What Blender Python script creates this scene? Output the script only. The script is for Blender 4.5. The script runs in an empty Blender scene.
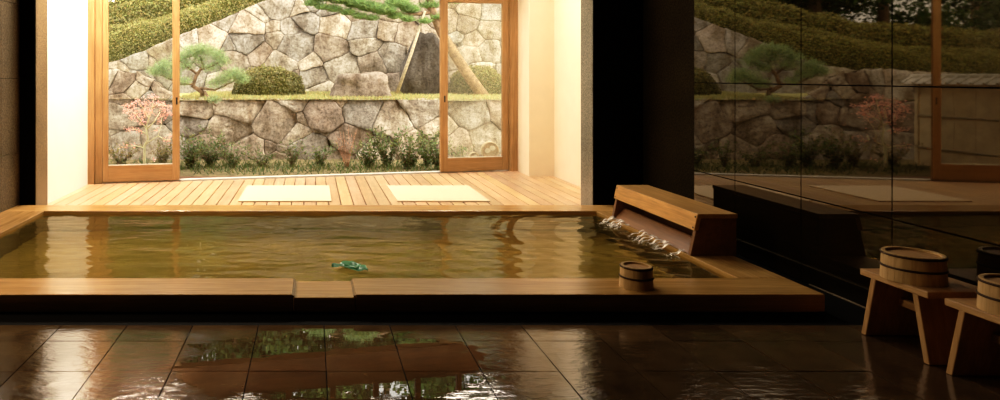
import bpy, math, random
import numpy as np
from mathutils import Vector, noise as mnoise

random.seed(7)
rng = np.random.default_rng(11)
PI = math.pi
F = 680.0
CX, CY = 312.0, 76.0
EYE = 1.15
scene = bpy.context.scene
COL = scene.collection

# ------------------------------------------------------------------ helpers
def at_depth(px, py, Y):
    return ((px - CX) / F * Y, Y, EYE - (py - CY) / F * Y)

def link(o, parent=None):
    COL.objects.link(o)
    if parent is not None:
        o.parent = parent
    return o

def tag(o, label=None, cat=None, group=None, kind=None):
    if label: o['label'] = label
    if cat: o['category'] = cat
    if group: o['group'] = group
    if kind: o['kind'] = kind
    return o

def empty(name, loc=(0, 0, 0), rz=0.0):
    o = bpy.data.objects.new(name, None)
    o.location = loc
    o.rotation_euler = (0, 0, rz)
    o.empty_display_size = 0.1
    return link(o)

class MB:
    """collects geometry for one mesh"""
    def __init__(self):
        self.v = []; self.f = []; self.c = []
    def add(self, vs, fs, col=(1, 1, 1)):
        n = len(self.v)
        self.v += [tuple(p) for p in vs]
        self.f += [tuple(i + n for i in f) for f in fs]
        self.c += [col] * len(vs)
    def box(self, x0, x1, y0, y1, z0, z1, col=(1, 1, 1)):
        vs = [(x0, y0, z0), (x1, y0, z0), (x1, y1, z0), (x0, y1, z0), (x0, y0, z1), (x1, y0, z1), (x1, y1, z1), (x0, y1, z1)]
        self.add(vs, [(0, 3, 2, 1), (4, 5, 6, 7), (0, 1, 5, 4), (1, 2, 6, 5), (2, 3, 7, 6), (3, 0, 4, 7)], col)
    def prism(self, bottom, top, col=(1, 1, 1)):
        """bottom, top: matching counter-clockwise loops"""
        n = len(bottom)
        fs = [tuple(range(n - 1, -1, -1)), tuple(range(n, 2 * n))]
        for i in range(n):
            j = (i + 1) % n
            fs.append((i, j, n + j, n + i))
        self.add(list(bottom) + list(top), fs, col)
    def lathe(self, prof, n=40, c=(0, 0, 0), col=(1, 1, 1), close=False):
        vs = []; fs = []
        for r, z in prof:
            for k in range(n):
                a = 2 * PI * k / n
                vs.append((c[0] + r * math.cos(a), c[1] + r * math.sin(a), c[2] + z))
        m = len(prof)
        for i in range(m if close else m - 1):
            i2 = (i + 1) % m
            for k in range(n):
                k2 = (k + 1) % n
                fs.append((i * n + k, i * n + k2, i2 * n + k2, i2 * n + k))
        if not close:
            if prof[0][0] > 1e-4: fs.append(tuple(range(n - 1, -1, -1)))
            if prof[-1][0] > 1e-4: fs.append(tuple((m - 1) * n + k for k in range(n)))
        self.add(vs, fs, col)
    def tube(self, pts, rads, n=8, col=(1, 1, 1)):
        pts = [Vector(p) for p in pts]
        vs = []; fs = []
        for i, p in enumerate(pts):
            a = pts[max(i - 1, 0)]; b = pts[min(i + 1, len(pts) - 1)]
            d = (b - a).normalized()
            u = d.cross(Vector((0.31, 0.95, 0.05))).normalized()
            w = d.cross(u)
            for k in range(n):
                t = 2 * PI * k / n
                q = p + (u * math.cos(t) + w * math.sin(t)) * rads[i]
                vs.append(q[:])
        for i in range(len(pts) - 1):
            for k in range(n):
                k2 = (k + 1) % n
                fs.append((i * n + k, i * n + k2, (i + 1) * n + k2, (i + 1) * n + k))
        fs.append(tuple(range(n - 1, -1, -1)))
        fs.append(tuple((len(pts) - 1) * n + k for k in range(n)))
        self.add(vs, fs, col)
    def build(self, name, mat, parent=None, smooth=False, bevel=0.0, seg=2):
        me = bpy.data.meshes.new(name)
        me.from_pydata(self.v, [], self.f)
        ca = me.color_attributes.new('Col', 'FLOAT_COLOR', 'POINT')
        arr = np.ones((len(self.v), 4), dtype=np.float32)
        arr[:, :3] = np.array(self.c, dtype=np.float32).reshape(-1, 3)
        ca.data.foreach_set('color', arr.ravel())
        if smooth:
            me.polygons.foreach_set('use_smooth', [True] * len(me.polygons))
        me.materials.append(mat)
        me.update()
        o = bpy.data.objects.new(name, me)
        link(o, parent)
        if bevel > 0:
            b = o.modifiers.new('bevel', 'BEVEL')
            b.width = bevel; b.segments = seg; b.limit_method = 'ANGLE'; b.angle_limit = math.radians(35)
        return o

def copy_tree(o, parent=None):
    c = o.copy(); COL.objects.link(c); c.parent = parent
    for ch in list(o.children):
        copy_tree(ch, c)
    return c

# ------------------------------------------------------------------ materials
class NT:
    def __init__(self, name):
        self.m = bpy.data.materials.new(name); self.m.use_nodes = True
        self.t = self.m.node_tree; self.t.nodes.clear()
        self.out = self.n('ShaderNodeOutputMaterial')
    def n(self, typ, **kw):
        nd = self.t.nodes.new(typ)
        for k, v in kw.items():
            if k.startswith('i_'):
                key = k[2:]
                key = int(key) if key.isdigit() else key.replace('_', ' ')
                nd.inputs[key].default_value = v
            else:
                setattr(nd, k, v)
        return nd
    def l(self, a, b): self.t.links.new(a, b)
    def ramp(self, fac, stops):
        r = self.n('ShaderNodeValToRGB')
        e = r.color_ramp.elements
        while len(e) < len(stops): e.new(0.5)
        for el, (p, c) in zip(e, stops):
            el.position = p
            el.color = (c[0], c[1], c[2], 1) if not isinstance(c, (int, float)) else (c, c, c, 1)
        self.l(fac, r.inputs[0]); return r
    def mul(self, a, b, fac=1.0, mode='MULTIPLY'):
        m = self.n('ShaderNodeMix', data_type='RGBA', blend_type=mode)
        m.inputs[0].default_value = fac
        self.l(a, m.inputs[6]); self.l(b, m.inputs[7])
        return m.outputs[2]
    def noise(self, vec, scale, detail=4, rough=0.55, dist=0.0):
        nz = self.n('ShaderNodeTexNoise')
        nz.inputs['Scale'].default_value = scale; nz.inputs['Detail'].default_value = detail
        nz.inputs['Roughness'].default_value = rough; nz.inputs['Distortion'].default_value = dist
        if vec is not None: self.l(vec, nz.inputs['Vector'])
        return nz.outputs['Fac']
    def mapping(self, scale=(1, 1, 1), rot=(0, 0, 0)):
        tc = self.n('ShaderNodeTexCoord'); mp = self.n('ShaderNodeMapping')
        mp.inputs['Scale'].default_value = scale; mp.inputs['Rotation'].default_value = rot
        self.l(tc.outputs['Object'], mp.inputs['Vector']); return mp.outputs['Vector']
    def principled(self, color, rough=0.5, spec=0.5, bump=None, bstr=0.2, bdist=0.01):
        p = self.n('ShaderNodeBsdfPrincipled')
        if isinstance(color, tuple): p.inputs['Base Color'].default_value = (*color, 1)
        else: self.l(color, p.inputs['Base Color'])
        if isinstance(rough, (int, float)): p.inputs['Roughness'].default_value = rough
        else: self.l(rough, p.inputs['Roughness'])
        p.inputs['Specular IOR Level'].default_value = spec
        if bump is not None:
            b = self.n('ShaderNodeBump'); b.inputs['Strength'].default_value = bstr; b.inputs['Distance'].default_value = bdist
            self.l(bump, b.inputs['Height']); self.l(b.outputs['Normal'], p.inputs['Normal'])
        self.l(p.outputs[0], self.out.inputs[0])
        return p

def wood(name, dark, light, axis='Y', rough=0.4, spec=0.4, grain=1.0, tint=True, bstr=0.15):
    t = NT(name)
    sc = {'X': (0.8, 14, 14), 'Y': (14, 0.8, 14), 'Z': (14, 14, 0.8)}[axis]
    v = t.mapping(tuple(s * grain for s in sc))
    n1 = t.noise(v, 2.2, 6, 0.6, 0.6)
    n2 = t.noise(v, 9.0, 3, 0.6)
    n3 = t.noise(t.mapping((1.3, 1.3, 1.3)), 1.7, 3)
    c = t.ramp(n1, [(0.3, dark), (0.7, light)]).outputs[0]
    c = t.mul(c, t.ramp(n2, [(0.3, 0.78), (0.65, 1.0)]).outputs[0])
    c = t.mul(c, t.ramp(n3, [(0.3, 0.82), (0.7, 1.08)]).outputs[0])
    if tint:
        a = t.n('ShaderNodeAttribute', attribute_name='Col')
        c = t.mul(c, a.outputs['Color'])
    t.principled(c, rough, spec, n2, bstr, 0.003)
    return t.m

def plain(name, col, rough=0.6, spec=0.3, nscale=8, var=0.1):
    t = NT(name)
    n = t.noise(t.mapping(), nscale, 4)
    c = t.ramp(n, [(0.3, tuple(x * (1 - var) for x in col)), (0.7, tuple(min(1, x * (1 + var)) for x in col))]).outputs[0]
    t.principled(c, rough, spec)
    return t.m

def leafmat(name, col, transl=0.35, rough=0.55):
    t = NT(name)
    a = t.n('ShaderNodeAttribute', attribute_name='Col')
    rgb = t.n('ShaderNodeRGB'); rgb.outputs[0].default_value = (*col, 1)
    c = t.mul(a.outputs['Color'], rgb.outputs[0])
    d = t.n('ShaderNodeBsdfPrincipled'); t.l(c, d.inputs['Base Color'])
    d.inputs['Roughness'].default_value = rough; d.inputs['Specular IOR Level'].default_value = 0.25
    tr = t.n('ShaderNodeBsdfTranslucent'); t.l(c, tr.inputs['Color'])
    mx = t.n('ShaderNodeMixShader'); mx.inputs[0].default_value = transl
    t.l(d.outputs[0], mx.inputs[1]); t.l(tr.outputs[0], mx.inputs[2]); t.l(mx.outputs[0], t.out.inputs[0])
    return t.m

def stonemat(name, bright=1.0):
    t = NT(name)
    a = t.n('ShaderNodeAttribute', attribute_name='Col')
    v = t.mapping()
    n1 = t.noise(v, 3.0, 8, 0.65, 0.4); n2 = t.noise(v, 26, 6, 0.7); n3 = t.noise(t.mapping((1, 1, 0.35)), 6, 5, 0.6)
    c = t.mul(a.outputs['Color'], t.ramp(n1, [(0.30, (0.52, 0.46, 0.40)), (0.5, (0.88, 0.85, 0.80)), (0.72, (1.24, 1.21, 1.16))]).outputs[0])
    c = t.mul(c, t.ramp(n2, [(0.34, (0.52, 0.48, 0.42)), (0.56, (1.05, 1.04, 1.02))]).outputs[0])
    c = t.mul(c, t.ramp(n3, [(0.34, (0.60, 0.54, 0.46)), (0.56, (1.0, 1.0, 1.0))]).outputs[0])
    h = t.noise(v, 14, 8, 0.7)
    t.principled(c, 0.85, 0.2, h, 0.9, 0.03)
    return t.m

def glassmat(name, haze=0.0, hcol=(0.8, 0.72, 0.5)):
    t = NT(name)
    tr = t.n('ShaderNodeBsdfTransparent'); tr.inputs[0].default_value = (0.97, 0.98, 0.96, 1)
    gl = t.n('ShaderNodeBsdfGlossy'); gl.inputs['Roughness'].default_value = 0.01
    fr = t.n('ShaderNodeFresnel'); fr.inputs[0].default_value = 1.45
    mx = t.n('ShaderNodeMixShader')
    t.l(fr.outputs[0], mx.inputs[0]); t.l(tr.outputs[0], mx.inputs[1]); t.l(gl.outputs[0], mx.inputs[2])
    o = mx
    if haze > 0:
        d = t.n('ShaderNodeBsdfTranslucent'); d.inputs[0].default_value = (*hcol, 1)
        m2 = t.n('ShaderNodeMixShader'); m2.inputs[0].default_value = haze
        t.l(mx.outputs[0], m2.inputs[1]); t.l(d.outputs[0], m2.inputs[2]); o = m2
    t.l(o.outputs[0], t.out.inputs[0])
    return t.m

def granite(name, dark, light, rough, spec, polished=True, wavy=0.02):
    t = NT(name)
    v = t.mapping()
    n1 = t.noise(v, 75, 3, 0.75); n2 = t.noise(v, 2.5, 4)
    c = t.ramp(n1, [(0.40, dark), (0.60, light)]).outputs[0]
    c = t.mul(c, t.ramp(n2, [(0.3, 0.75), (0.7, 1.1)]).outputs[0])
    p = t.principled(c, rough, spec, t.noise(v, 3 if polished else 60, 3), wavy if polished else 0.4, 0.01)
    if polished: p.inputs['Specular Tint'].default_value = (1.0, 0.80, 0.55, 1)
    return t.m

M = {}
M['hinoki'] = wood('rim_wood', (0.36, 0.19, 0.055), (0.54, 0.31, 0.11), 'X', 0.24, 0.5)
M['hinoki_y'] = wood('rim_wood_lengthwise', (0.36, 0.19, 0.055), (0.54, 0.31, 0.11), 'Y', 0.26, 0.5)
M['deck'] = wood('deck_wood', (0.60, 0.38, 0.205), (0.75, 0.52, 0.32), 'Y', 0.34, 0.45, tint=True)
M['doorwood'] = wood('door_wood', (0.38, 0.205, 0.078), (0.54, 0.325, 0.145), 'Z', 0.45, 0.3)
M['railwood'] = wood('rail_wood', (0.38, 0.205, 0.078), (0.52, 0.315, 0.14), 'X', 0.45, 0.3)
M['lintel'] = wood('lintel_wood', (0.16, 0.065, 0.025), (0.30, 0.13, 0.05), 'X', 0.5, 0.3)
M['stool'] = wood('stool_wood', (0.34, 0.17, 0.06), (0.50, 0.29, 0.12), 'Y', 0.5, 0.3)
M['stool_z'] = wood('stool_leg_wood', (0.34, 0.17, 0.06), (0.50, 0.29, 0.12), 'Z', 0.5, 0.3)
M['stave'] = wood('bucket_wood', (0.46, 0.27, 0.11), (0.62, 0.40, 0.18), 'Z', 0.5, 0.3)
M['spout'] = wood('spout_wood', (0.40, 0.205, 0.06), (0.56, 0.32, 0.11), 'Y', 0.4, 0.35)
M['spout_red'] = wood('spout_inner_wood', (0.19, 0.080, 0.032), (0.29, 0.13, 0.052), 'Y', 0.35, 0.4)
M['hoop'] = plain('copper_hoop', (0.05, 0.026, 0.013), 0.65, 0.15)
M['mat'] = plain('straw_mat', (0.74, 0.60, 0.42), 0.8, 0.1, 60, 0.04)
M['plaster_white'] = plain('plaster_white', (0.86, 0.82, 0.75), 0.9, 0.1, 5, 0.02)
M['plaster_cream_dim'] = plain('plaster_cream_dim', (0.84, 0.72, 0.54), 0.9, 0.1, 5, 0.03)  # creamier than the left wall: weaker light put into the colour
M['black'] = plain('dark_stone_and_shade', (0.004, 0.0032, 0.0025), 0.8, 0.05)
M['darkwall'] = plain('dark_plaster', (0.010, 0.007, 0.005), 0.9, 0.05)
M['ceiling'] = plain('dark_ceiling_wood', (0.025, 0.015, 0.008), 0.8, 0.1)
M['gran_rough'] = granite('granite_rough', (0.008, 0.006, 0.003), (0.030, 0.021, 0.010), 0.85, 0.03, False)
M['gran_pol'] = granite('granite_polished', (0.005, 0.0035, 0.0015), (0.012, 0.008, 0.0035), 0.02, 0.82, True, 0.008)
M['gran_left'] = granite('granite_left', (0.06, 0.043, 0.024), (0.21, 0.155, 0.09), 0.3, 0.4, False)
M['gran_pillar'] = granite('granite_pillar', (0.13, 0.085, 0.04), (0.36, 0.25, 0.13), 0.35, 0.3, False)
M['gran_pillar_r'] = granite('granite_pillar_grey', (0.15, 0.13, 0.095), (0.27, 0.24, 0.18), 0.15, 0.5, False)
M['sill'] = plain('pale_sill', (0.72, 0.68, 0.60), 0.5, 0.4)
M['stone'] = stonemat('boulder_stone')
M['joint'] = plain('joint_soil', (0.12, 0.09, 0.055), 0.95, 0.05, 20, 0.4)
M['soil'] = plain('garden_soil', (0.20, 0.16, 0.08), 0.95, 0.05, 12, 0.4)
M['grass'] = leafmat('grass_blades', (0.46, 0.42, 0.19), 0.3)
M['grassbase'] = plain('grass_base', (0.40, 0.36, 0.15), 0.95, 0.05, 9, 0.25)
M['hedge'] = leafmat('hedge_leaves', (0.31, 0.275, 0.095), 0.25)
M['hedgecore'] = plain('hedge_core', (0.10, 0.095, 0.025), 0.95, 0.05, 14, 0.4)
M['azalea'] = leafmat('azalea_leaves', (0.26, 0.23, 0.085), 0.25)
M['pine'] = leafmat('pine_needles', (0.36, 0.44, 0.22), 0.35)
M['pine_fresh'] = leafmat('pine_fresh_needles', (0.31, 0.43, 0.17), 0.35)
M['leaf'] = leafmat('shrub_leaves', (0.21, 0.25, 0.095), 0.35)
M['tree'] = leafmat('tree_leaves', (0.16, 0.24, 0.07), 0.35)
M['maple'] = leafmat('maple_leaves', (1.0, 0.56, 0.46), 0.35)
M['twig'] = leafmat('red_twigs', (0.62, 0.33, 0.20), 0.2)
M['bark'] = plain('bark', (0.26, 0.17, 0.10), 0.9, 0.1, 16, 0.4)
M['bark_pale'] = plain('maple_bark', (0.95, 0.85, 0.55), 0.8, 0.1, 16, 0.2)
M['stake'] = plain('stake_wood', (0.50, 0.42, 0.29), 0.85, 0.1, 30, 0.3)
M['fence'] = plain('fence_boards', (0.80, 0.66, 0.45), 0.8, 0.1, 6, 0.2)
M['rooftile'] = plain('roof_tile', (0.72, 0.66, 0.56), 0.6, 0.3, 18, 0.2)
M['ornament'] = plain('ornament_clay', (0.55, 0.42, 0.26), 0.6, 0.3, 18, 0.15)
M['ornament_pale'] = plain('ornament_pale_clay', (0.88, 0.80, 0.64), 0.6, 0.3, 18, 0.1)
M['glass'] = glassmat('door_glass', 0.03)
M['glass_haze'] = glassmat('door_glass_painted_haze', 0.20, (0.85, 0.74, 0.46))  # translucent film stands in for milky reflections on the pane
M['metal'] = plain('dark_metal', (0.02, 0.017, 0.014), 0.4, 0.5)
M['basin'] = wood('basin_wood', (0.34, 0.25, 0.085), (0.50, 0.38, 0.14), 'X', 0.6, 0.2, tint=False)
M['basin_shade'] = wood('basin_wall_shaded_wood', (0.075, 0.062, 0.032), (0.14, 0.115, 0.06), 'X', 0.6, 0.2, tint=False)  # wall boards darkened to stand in for shade below the rim
M['greenfloat'] = leafmat('floating_object', (0.10, 0.27, 0.15), 0.3, 0.15)
M['trimline'] = plain('floor_trim', (0.16, 0.125, 0.08), 0.5, 0.3)

# wet floor tiles
def tilemat():
    t = NT('wet_slate_tiles')
    a = t.n('ShaderNodeAttribute', attribute_name='Col')
    v = t.mapping()
    n1 = t.noise(v, 9, 6, 0.6)
    c = t.mul(t.ramp(n1, [(0.3, (0.045, 0.027, 0.013)), (0.7, (0.092, 0.056, 0.027))]).outputs[0], a.outputs['Color'])
    # thin pools of water: smooth in places, textured slate elsewhere
    # a film of standing water in front of the bath, ragged at its edges
    tc = t.n('ShaderNodeTexCoord'); mp = t.n('ShaderNodeMapping', vector_type='POINT')
    mp.inputs['Location'].default_value = (-0.08 / 0.72, -2.74 / 0.42, 0); mp.inputs['Scale'].default_value = (1 / 0.72, 1 / 0.42, 0)
    t.l(tc.outputs['Object'], mp.inputs['Vector'])
    ln = t.n('ShaderNodeVectorMath', operation='LENGTH'); t.l(mp.outputs[0], ln.inputs[0])
    pn = t.noise(t.mapping((1.0, 2.2, 1)), 4.0, 6, 0.65, 0.5)
    pa = t.n('ShaderNodeMath', operation='MULTIPLY_ADD'); t.l(pn, pa.inputs[0]); pa.inputs[1].default_value = 1.3; t.l(ln.outputs['Value'], pa.inputs[2])
    mr = t.n('ShaderNodeMapRange'); mr.inputs['From Min'].default_value = 1.50; mr.inputs['From Max'].default_value = 1.62; mr.inputs['To Min'].default_value = 0.0; mr.inputs['To Max'].default_value = 1.0
    t.l(pa.outputs[0], mr.inputs['Value']); pud = mr.outputs[0]     # 0 = film, 1 = bare slate
    r = t.ramp(pud, [(0.0, 0.004), (1.0, 0.085)]).outputs[0]
    vs = t.mapping((1, 2.2, 1))
    h1 = t.noise(vs, 16, 5, 0.6, 0.8)
    h2 = t.noise(v, 5, 2)
    add = t.n('ShaderNodeMath', operation='ADD'); t.l(h1, add.inputs[0])
    m2 = t.n('ShaderNodeMath', operation='MULTIPLY'); m2.inputs[1].default_value = 2.0; t.l(h2, m2.inputs[0]); t.l(m2.outputs[0], add.inputs[1])
    h0 = t.n('ShaderNodeMath', operation='SUBTRACT'); t.l(add.outputs[0], h0.inputs[0]); h0.inputs[1].default_value = 1.5
    hm = t.n('ShaderNodeMath', operation='MULTIPLY'); t.l(h0.outputs[0], hm.inputs[0]); t.l(pud, hm.inputs[1])
    hw = t.noise(t.mapping((1, 3, 1)), 6, 2); hx = t.n('ShaderNodeMath', operation='MULTIPLY_ADD'); t.l(hw, hx.inputs[0]); hx.inputs[1].default_value = 0.10; t.l(hm.outputs[0], hx.inputs[2])
    p = t.principled(c, r, 0.8, hx.outputs[0], 0.085, 0.012)
    return t.m
M['tile'] = tilemat()

def watermat():
    t = NT('bath_water')
    v = t.mapping((1, 2.6, 1))
    h = t.noise(v, 6, 3, 0.55, 0.6)
    b = t.n('ShaderNodeBump'); b.inputs['Strength'].default_value = 0.07; b.inputs['Distance'].default_value = 0.02
    t.l(h, b.inputs['Height'])
    gl = t.n('ShaderNodeBsdfGlass'); gl.inputs['Color'].default_value = (0.92, 0.85, 0.62, 1)
    gl.inputs['IOR'].default_value = 1.33; gl.inputs['Roughness'].default_value = 0.0
    df = t.n('ShaderNodeBsdfDiffuse'); df.inputs[0].default_value = (0.30, 0.21, 0.06, 1)
    t.l(b.outputs[0], gl.inputs['Normal'])
    mx = t.n('ShaderNodeMixShader'); mx.inputs[0].default_value = 0.07
    t.l(gl.outputs[0], mx.inputs[1]); t.l(df.outputs[0], mx.inputs[2]); t.l(mx.outputs[0], t.out.inputs[0])
    return t.m
M['water'] = watermat()
def foammat():
    t = NT('falling_water')
    gl = t.n('ShaderNodeBsdfPrincipled'); gl.inputs['Base Color'].default_value = (0.85, 0.78, 0.66, 1)
    gl.inputs['Roughness'].default_value = 0.15
    tr = t.n('ShaderNodeBsdfTransparent')
    mx = t.n('ShaderNodeMixShader'); mx.inputs[0].default_value = 0.55
    n = t.noise(t.mapping((1, 6, 1)), 14, 4)
    r = t.ramp(n, [(0.35, 0.05), (0.65, 0.8)])
    t.l(r.outputs[0], mx.inputs[0]); t.l(tr.outputs[0], mx.inputs[1]); t.l(gl.outputs[0], mx.inputs[2]); t.l(mx.outputs[0], t.out.inputs[0])
    return t.m
M['foam'] = foammat()

# ------------------------------------------------------------------ leaf clouds
def add_leaves(mb, pts, nrm, size, cols, aspect=0.55, jitter=0.9):
    """scatter small pointed quads; pts Nx3, nrm Nx3 preferred normals"""
    N = len(pts)
    pts = np.asarray(pts, float); nrm = np.asarray(nrm, float)
    n = nrm + rng.normal(0, jitter, (N, 3)); n /= np.linalg.norm(n, axis=1)[:, None] + 1e-9
    u = np.cross(n, rng.normal(0, 1, (N, 3))); u /= np.linalg.norm(u, axis=1)[:, None] + 1e-9
    w = np.cross(n, u)
    s = size * rng.uniform(0.6, 1.25, N)
    a = pts + u * s[:, None]; b = pts + w * (s * aspect)[:, None]
    c = pts - u * s[:, None]; d = pts - w * (s * aspect)[:, None]
    base = len(mb.v)
    quad = np.stack([a, b, c, d], 1).reshape(-1, 3)
    mb.v += [tuple(p) for p in quad.tolist()]
    mb.f += [(base + 4 * i, base + 4 * i + 1, base + 4 * i + 2, base + 4 * i + 3) for i in range(N)]
    cc = np.repeat(np.asarray(cols, float), 4, axis=0)
    mb.c += [tuple(p) for p in cc.tolist()]

def shade_cols(N, lo=0.6, hi=1.3, warm=0.15):
    k = rng.uniform(lo, hi, N)[:, None]
    c = np.ones((N, 3)) * k
    c[:, 0] *= 1 + rng.uniform(-warm, warm, N)
    c[:, 2] *= 1 + rng.uniform(-warm, warm, N)
    return c

def needles(mb, c, r, n, length, up=0.4, width=0.003, lo=0.7, hi=1.4):
    """a tuft of thin needles radiating from the points of a flattened clump"""
    N = n
    d = rng.normal(0, 1, (N, 3)); d[:, 2] = np.abs(d[:, 2]) * up + 0.15
    d /= np.linalg.norm(d, axis=1)[:, None]
    o = rng.normal(0, 1, (N, 3)); o /= np.linalg.norm(o, axis=1)[:, None]
    o *= (rng.uniform(0, 1, N) ** 0.5)[:, None] * np.array(r)
    p0 = np.array(c) + o
    L = length * rng.uniform(0.6, 1.2, N)
    p1 = p0 + d * L[:, None]
    side = np.cross(d, rng.normal(0, 1, (N, 3))); side /= np.linalg.norm(side, axis=1)[:, None]
    side *= width
    base = len(mb.v)
    tri = np.stack([p0 - side, p0 + side, p1], 1).reshape(-1, 3)
    mb.v += [tuple(p) for p in tri.tolist()]
    mb.f += [(base + 3 * i, base + 3 * i + 1, base + 3 * i + 2) for i in range(N)]
    mb.c += [tuple(p) for p in np.repeat(shade_cols(N, lo, hi), 3, axis=0).tolist()]

# ------------------------------------------------------------------ dimensions
RIM = 0.09            # rim top above the floor
WATER = 0.066
DECK = -0.03
XL_WALL, XR_WALL = -2.424, 2.745
YB = -1.6
PILLAR_Y0, PILLAR_Y1 = 5.65, 5.90
XL_DECK, XR_DECK, XR_STEP = -2.443, 2.856, 2.56
CEIL = 3.0
def door_y(x): return 7.97 + 0.21 * x
DANG = math.atan(0.21)

# ------------------------------------------------------------------ room shell
# tiled wet floor
TILE = 0.3025
fl = MB()
x0 = (127.5 - CX) / 249.0 * EYE - 20 * TILE      # a joint goes through this x
yj = EYE * F / 265.0                              # a cross joint
rows = [yj + TILE * k for k in range(-17, 2)]
for j in range(len(rows) - 1):
    ya, yb = rows[j], min(rows[j + 1], 3.14)
    if ya >= 3.14: continue
    for i in range(0, 34):
        xa = x0 + i * TILE
        xb = xa + TILE
        if xb < XL_WALL or xa > XR_WALL: continue
        xa_, xb_ = max(xa, XL_WALL), min(xb, XR_WALL)
        g = 0.0022
        k = random.uniform(0.75, 1.2)
        tz = random.uniform(-0.0008, 0.0008)
        if xb_ - xa_ < 0.02: continue
        fl.box(xa_ + g, xb_ - g, ya + g, yb - g, -0.03, tz, (k, k, k))
tag(fl.build('floor', M['tile']), 'wet dark brown slate tile floor in front of the bath', 'floor', kind='structure')
g = MB(); g.box(XL_WALL, XR_WALL, YB, 6.0, -0.62, -0.56); g.box(XL_WALL, XR_WALL, YB, 3.29, -0.20, -0.0045)
tag(g.build('floor_bed', M['black']), 'dark grout bed beneath the slate tiles', 'floor', kind='structure')
g = MB(); g.box(XL_WALL, 2.50, 3.14, 3.345, -0.05, -0.0042); g.box(2.50, XR_WALL, 3.14, 5.65, -0.05, -0.002)  # black strip filling the floor up to the bath and right wall
tag(g.build('floor_dark_strip', M['black']), 'black strip between slate floor and bath front', 'floor', kind='structure')

def slab_wall(x, side, y_joints, z_joints, mat, depth=0.04, gap=0.002):
    mb = MB()
    for a, b in zip(y_joints[:-1], y_joints[1:]):
        for c, d in zip(z_joints[:-1], z_joints[1:]):
            xs = (x, x + depth) if side > 0 else (x - depth, x)
            mb.box(xs[0], xs[1], a + gap, b - gap, c + gap, d - gap)
    return mb
zj = [0.0, 0.472, 1.102, 1.732, 2.362, CEIL]
yjr = [YB] + [3.218 - 0.599 * k for k in range(7, 0, -1)] + [3.218, 3.817, 4.413, 4.886]
w = slab_wall(XR_WALL, 1, yjr, zj, M['gran_pol'])
o = w.build('wall_right', M['gran_pol'], bevel=0.0012, seg=1)
tag(o, 'polished dark granite slab wall on the right reflecting the garden', 'wall', kind='structure')
w = MB(); w.box(XR_WALL + 0.002, XR_WALL + 0.04, 4.888, PILLAR_Y0 + 0.1, 0.0, CEIL)
tag(w.build('wall_right_rough', M['gran_rough']), 'rough dark granite strip beside the polished slabs', 'wall', kind='structure')
w = MB(); w.box(XR_WALL + 0.035, XR_WALL + 0.2, YB, PILLAR_Y1, -0.3, CEIL)
tag(w.build('wall_right_backing', M['black']), 'dark backing behind the granite slabs', 'wall', kind='structure')
w = MB(); w.box(XR_WALL - 0.006, XR_WALL, YB, 3.75, -0.002, 0.004)
tag(w.build('baseboard_right', M['trimline']), 'thin line of trim where granite wall meets floor', 'baseboard', kind='structure')
yjl = [YB, -1.2, -0.6, 0.0, 0.6, 1.2, 1.8, 2.4, 3.0, 3.6, 4.2, 4.8, 5.3, PILLAR_Y0]
w = slab_wall(XL_WALL, -1, yjl, [0, 0.52, 1.13, 1.74, 2.35, CEIL], M['gran_left'])
tag(w.build('wall_left', M['gran_left'], bevel=0.0012, seg=1), 'brown granite slab wall at the left end of the bath', 'wall', kind='structure')
w = MB(); w.box(XL_WALL - 0.2, XL_WALL - 0.035, YB, PILLAR_Y1, -0.3, CEIL)
tag(w.build('wall_left_backing', M['black']), 'dark backing behind the left granite slabs', 'wall', kind='structure')
w = MB(); w.box(XL_WALL - 0.2, XR_WALL + 0.2, YB - 0.15, YB, -0.3, CEIL)
tag(w.build('wall_back', M['darkwall']), 'dark wall behind the viewer', 'wall', kind='structure')
w = MB(); w.box(XL_WALL - 0.2, XR_WALL + 0.3, YB - 0.15, 8.75, CEIL, CEIL + 0.12)
tag(w.build('ceiling', M['ceiling']), 'dark wooden ceiling over bath and deck', 'ceiling', kind='structure')
# pillars either side of the bath opening: black sheets paint the room side's shade
w = MB(); w.box(-2.443, -2.293, PILLAR_Y0, PILLAR_Y1, DECK - 0.1, CEIL)
tag(w.build('column_left', M['gran_pillar'], bevel=0.003), 'speckled brown granite pillar left of the deck opening', 'pillar', kind='structure')
w = MB(); w.box(-2.424, -2.297, PILLAR_Y0 - 0.012, PILLAR_Y0, DECK - 0.1, CEIL)
tag(w.build('trim_1', M['black']), 'black sheet painting shade on the room side of the left pillar', 'trim', kind='structure')
w = MB(); w.box(2.331, XR_DECK + 0.1, PILLAR_Y0, PILLAR_Y1, DECK - 0.1, CEIL)
tag(w.build('column_right', M['gran_pillar_r'], bevel=0.003), 'grey granite pillar right of the deck opening', 'pillar', kind='structure')
w = MB(); w.box(2.335, XR_WALL, PILLAR_Y0 - 0.012, PILLAR_Y0, DECK - 0.1, CEIL)
tag(w.build('trim_2', M['black']), 'black sheet painting shade on the room side of the right pillar', 'trim', kind='structure')
# plaster side walls of the deck
w = MB(); w.box(XL_DECK - 0.15, XL_DECK, PILLAR_Y1, 7.6, DECK - 0.1, CEIL)
tag(w.build('wall_left_deck', M['plaster_white']), 'bright white plaster wall left of the wooden deck', 'wall', kind='structure')
w = MB()
w.box(XR_DECK, XR_DECK + 0.15, PILLAR_Y1, 8.02, DECK - 0.1, CEIL)
tag(w.build('wall_right_deck', M['plaster_cream_dim']), 'cream-tinted plaster wall right of the wooden deck', 'wall', kind='structure')
w = MB(); w.box(XR_STEP, XR_DECK + 0.15, 8.02, 8.7, DECK - 0.1, CEIL)
tag(w.build('wall_right_pier', M['plaster_cream_dim'], bevel=0.004), 'cream-tinted plaster pier beside the right sliding door', 'wall', kind='structure')

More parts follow.
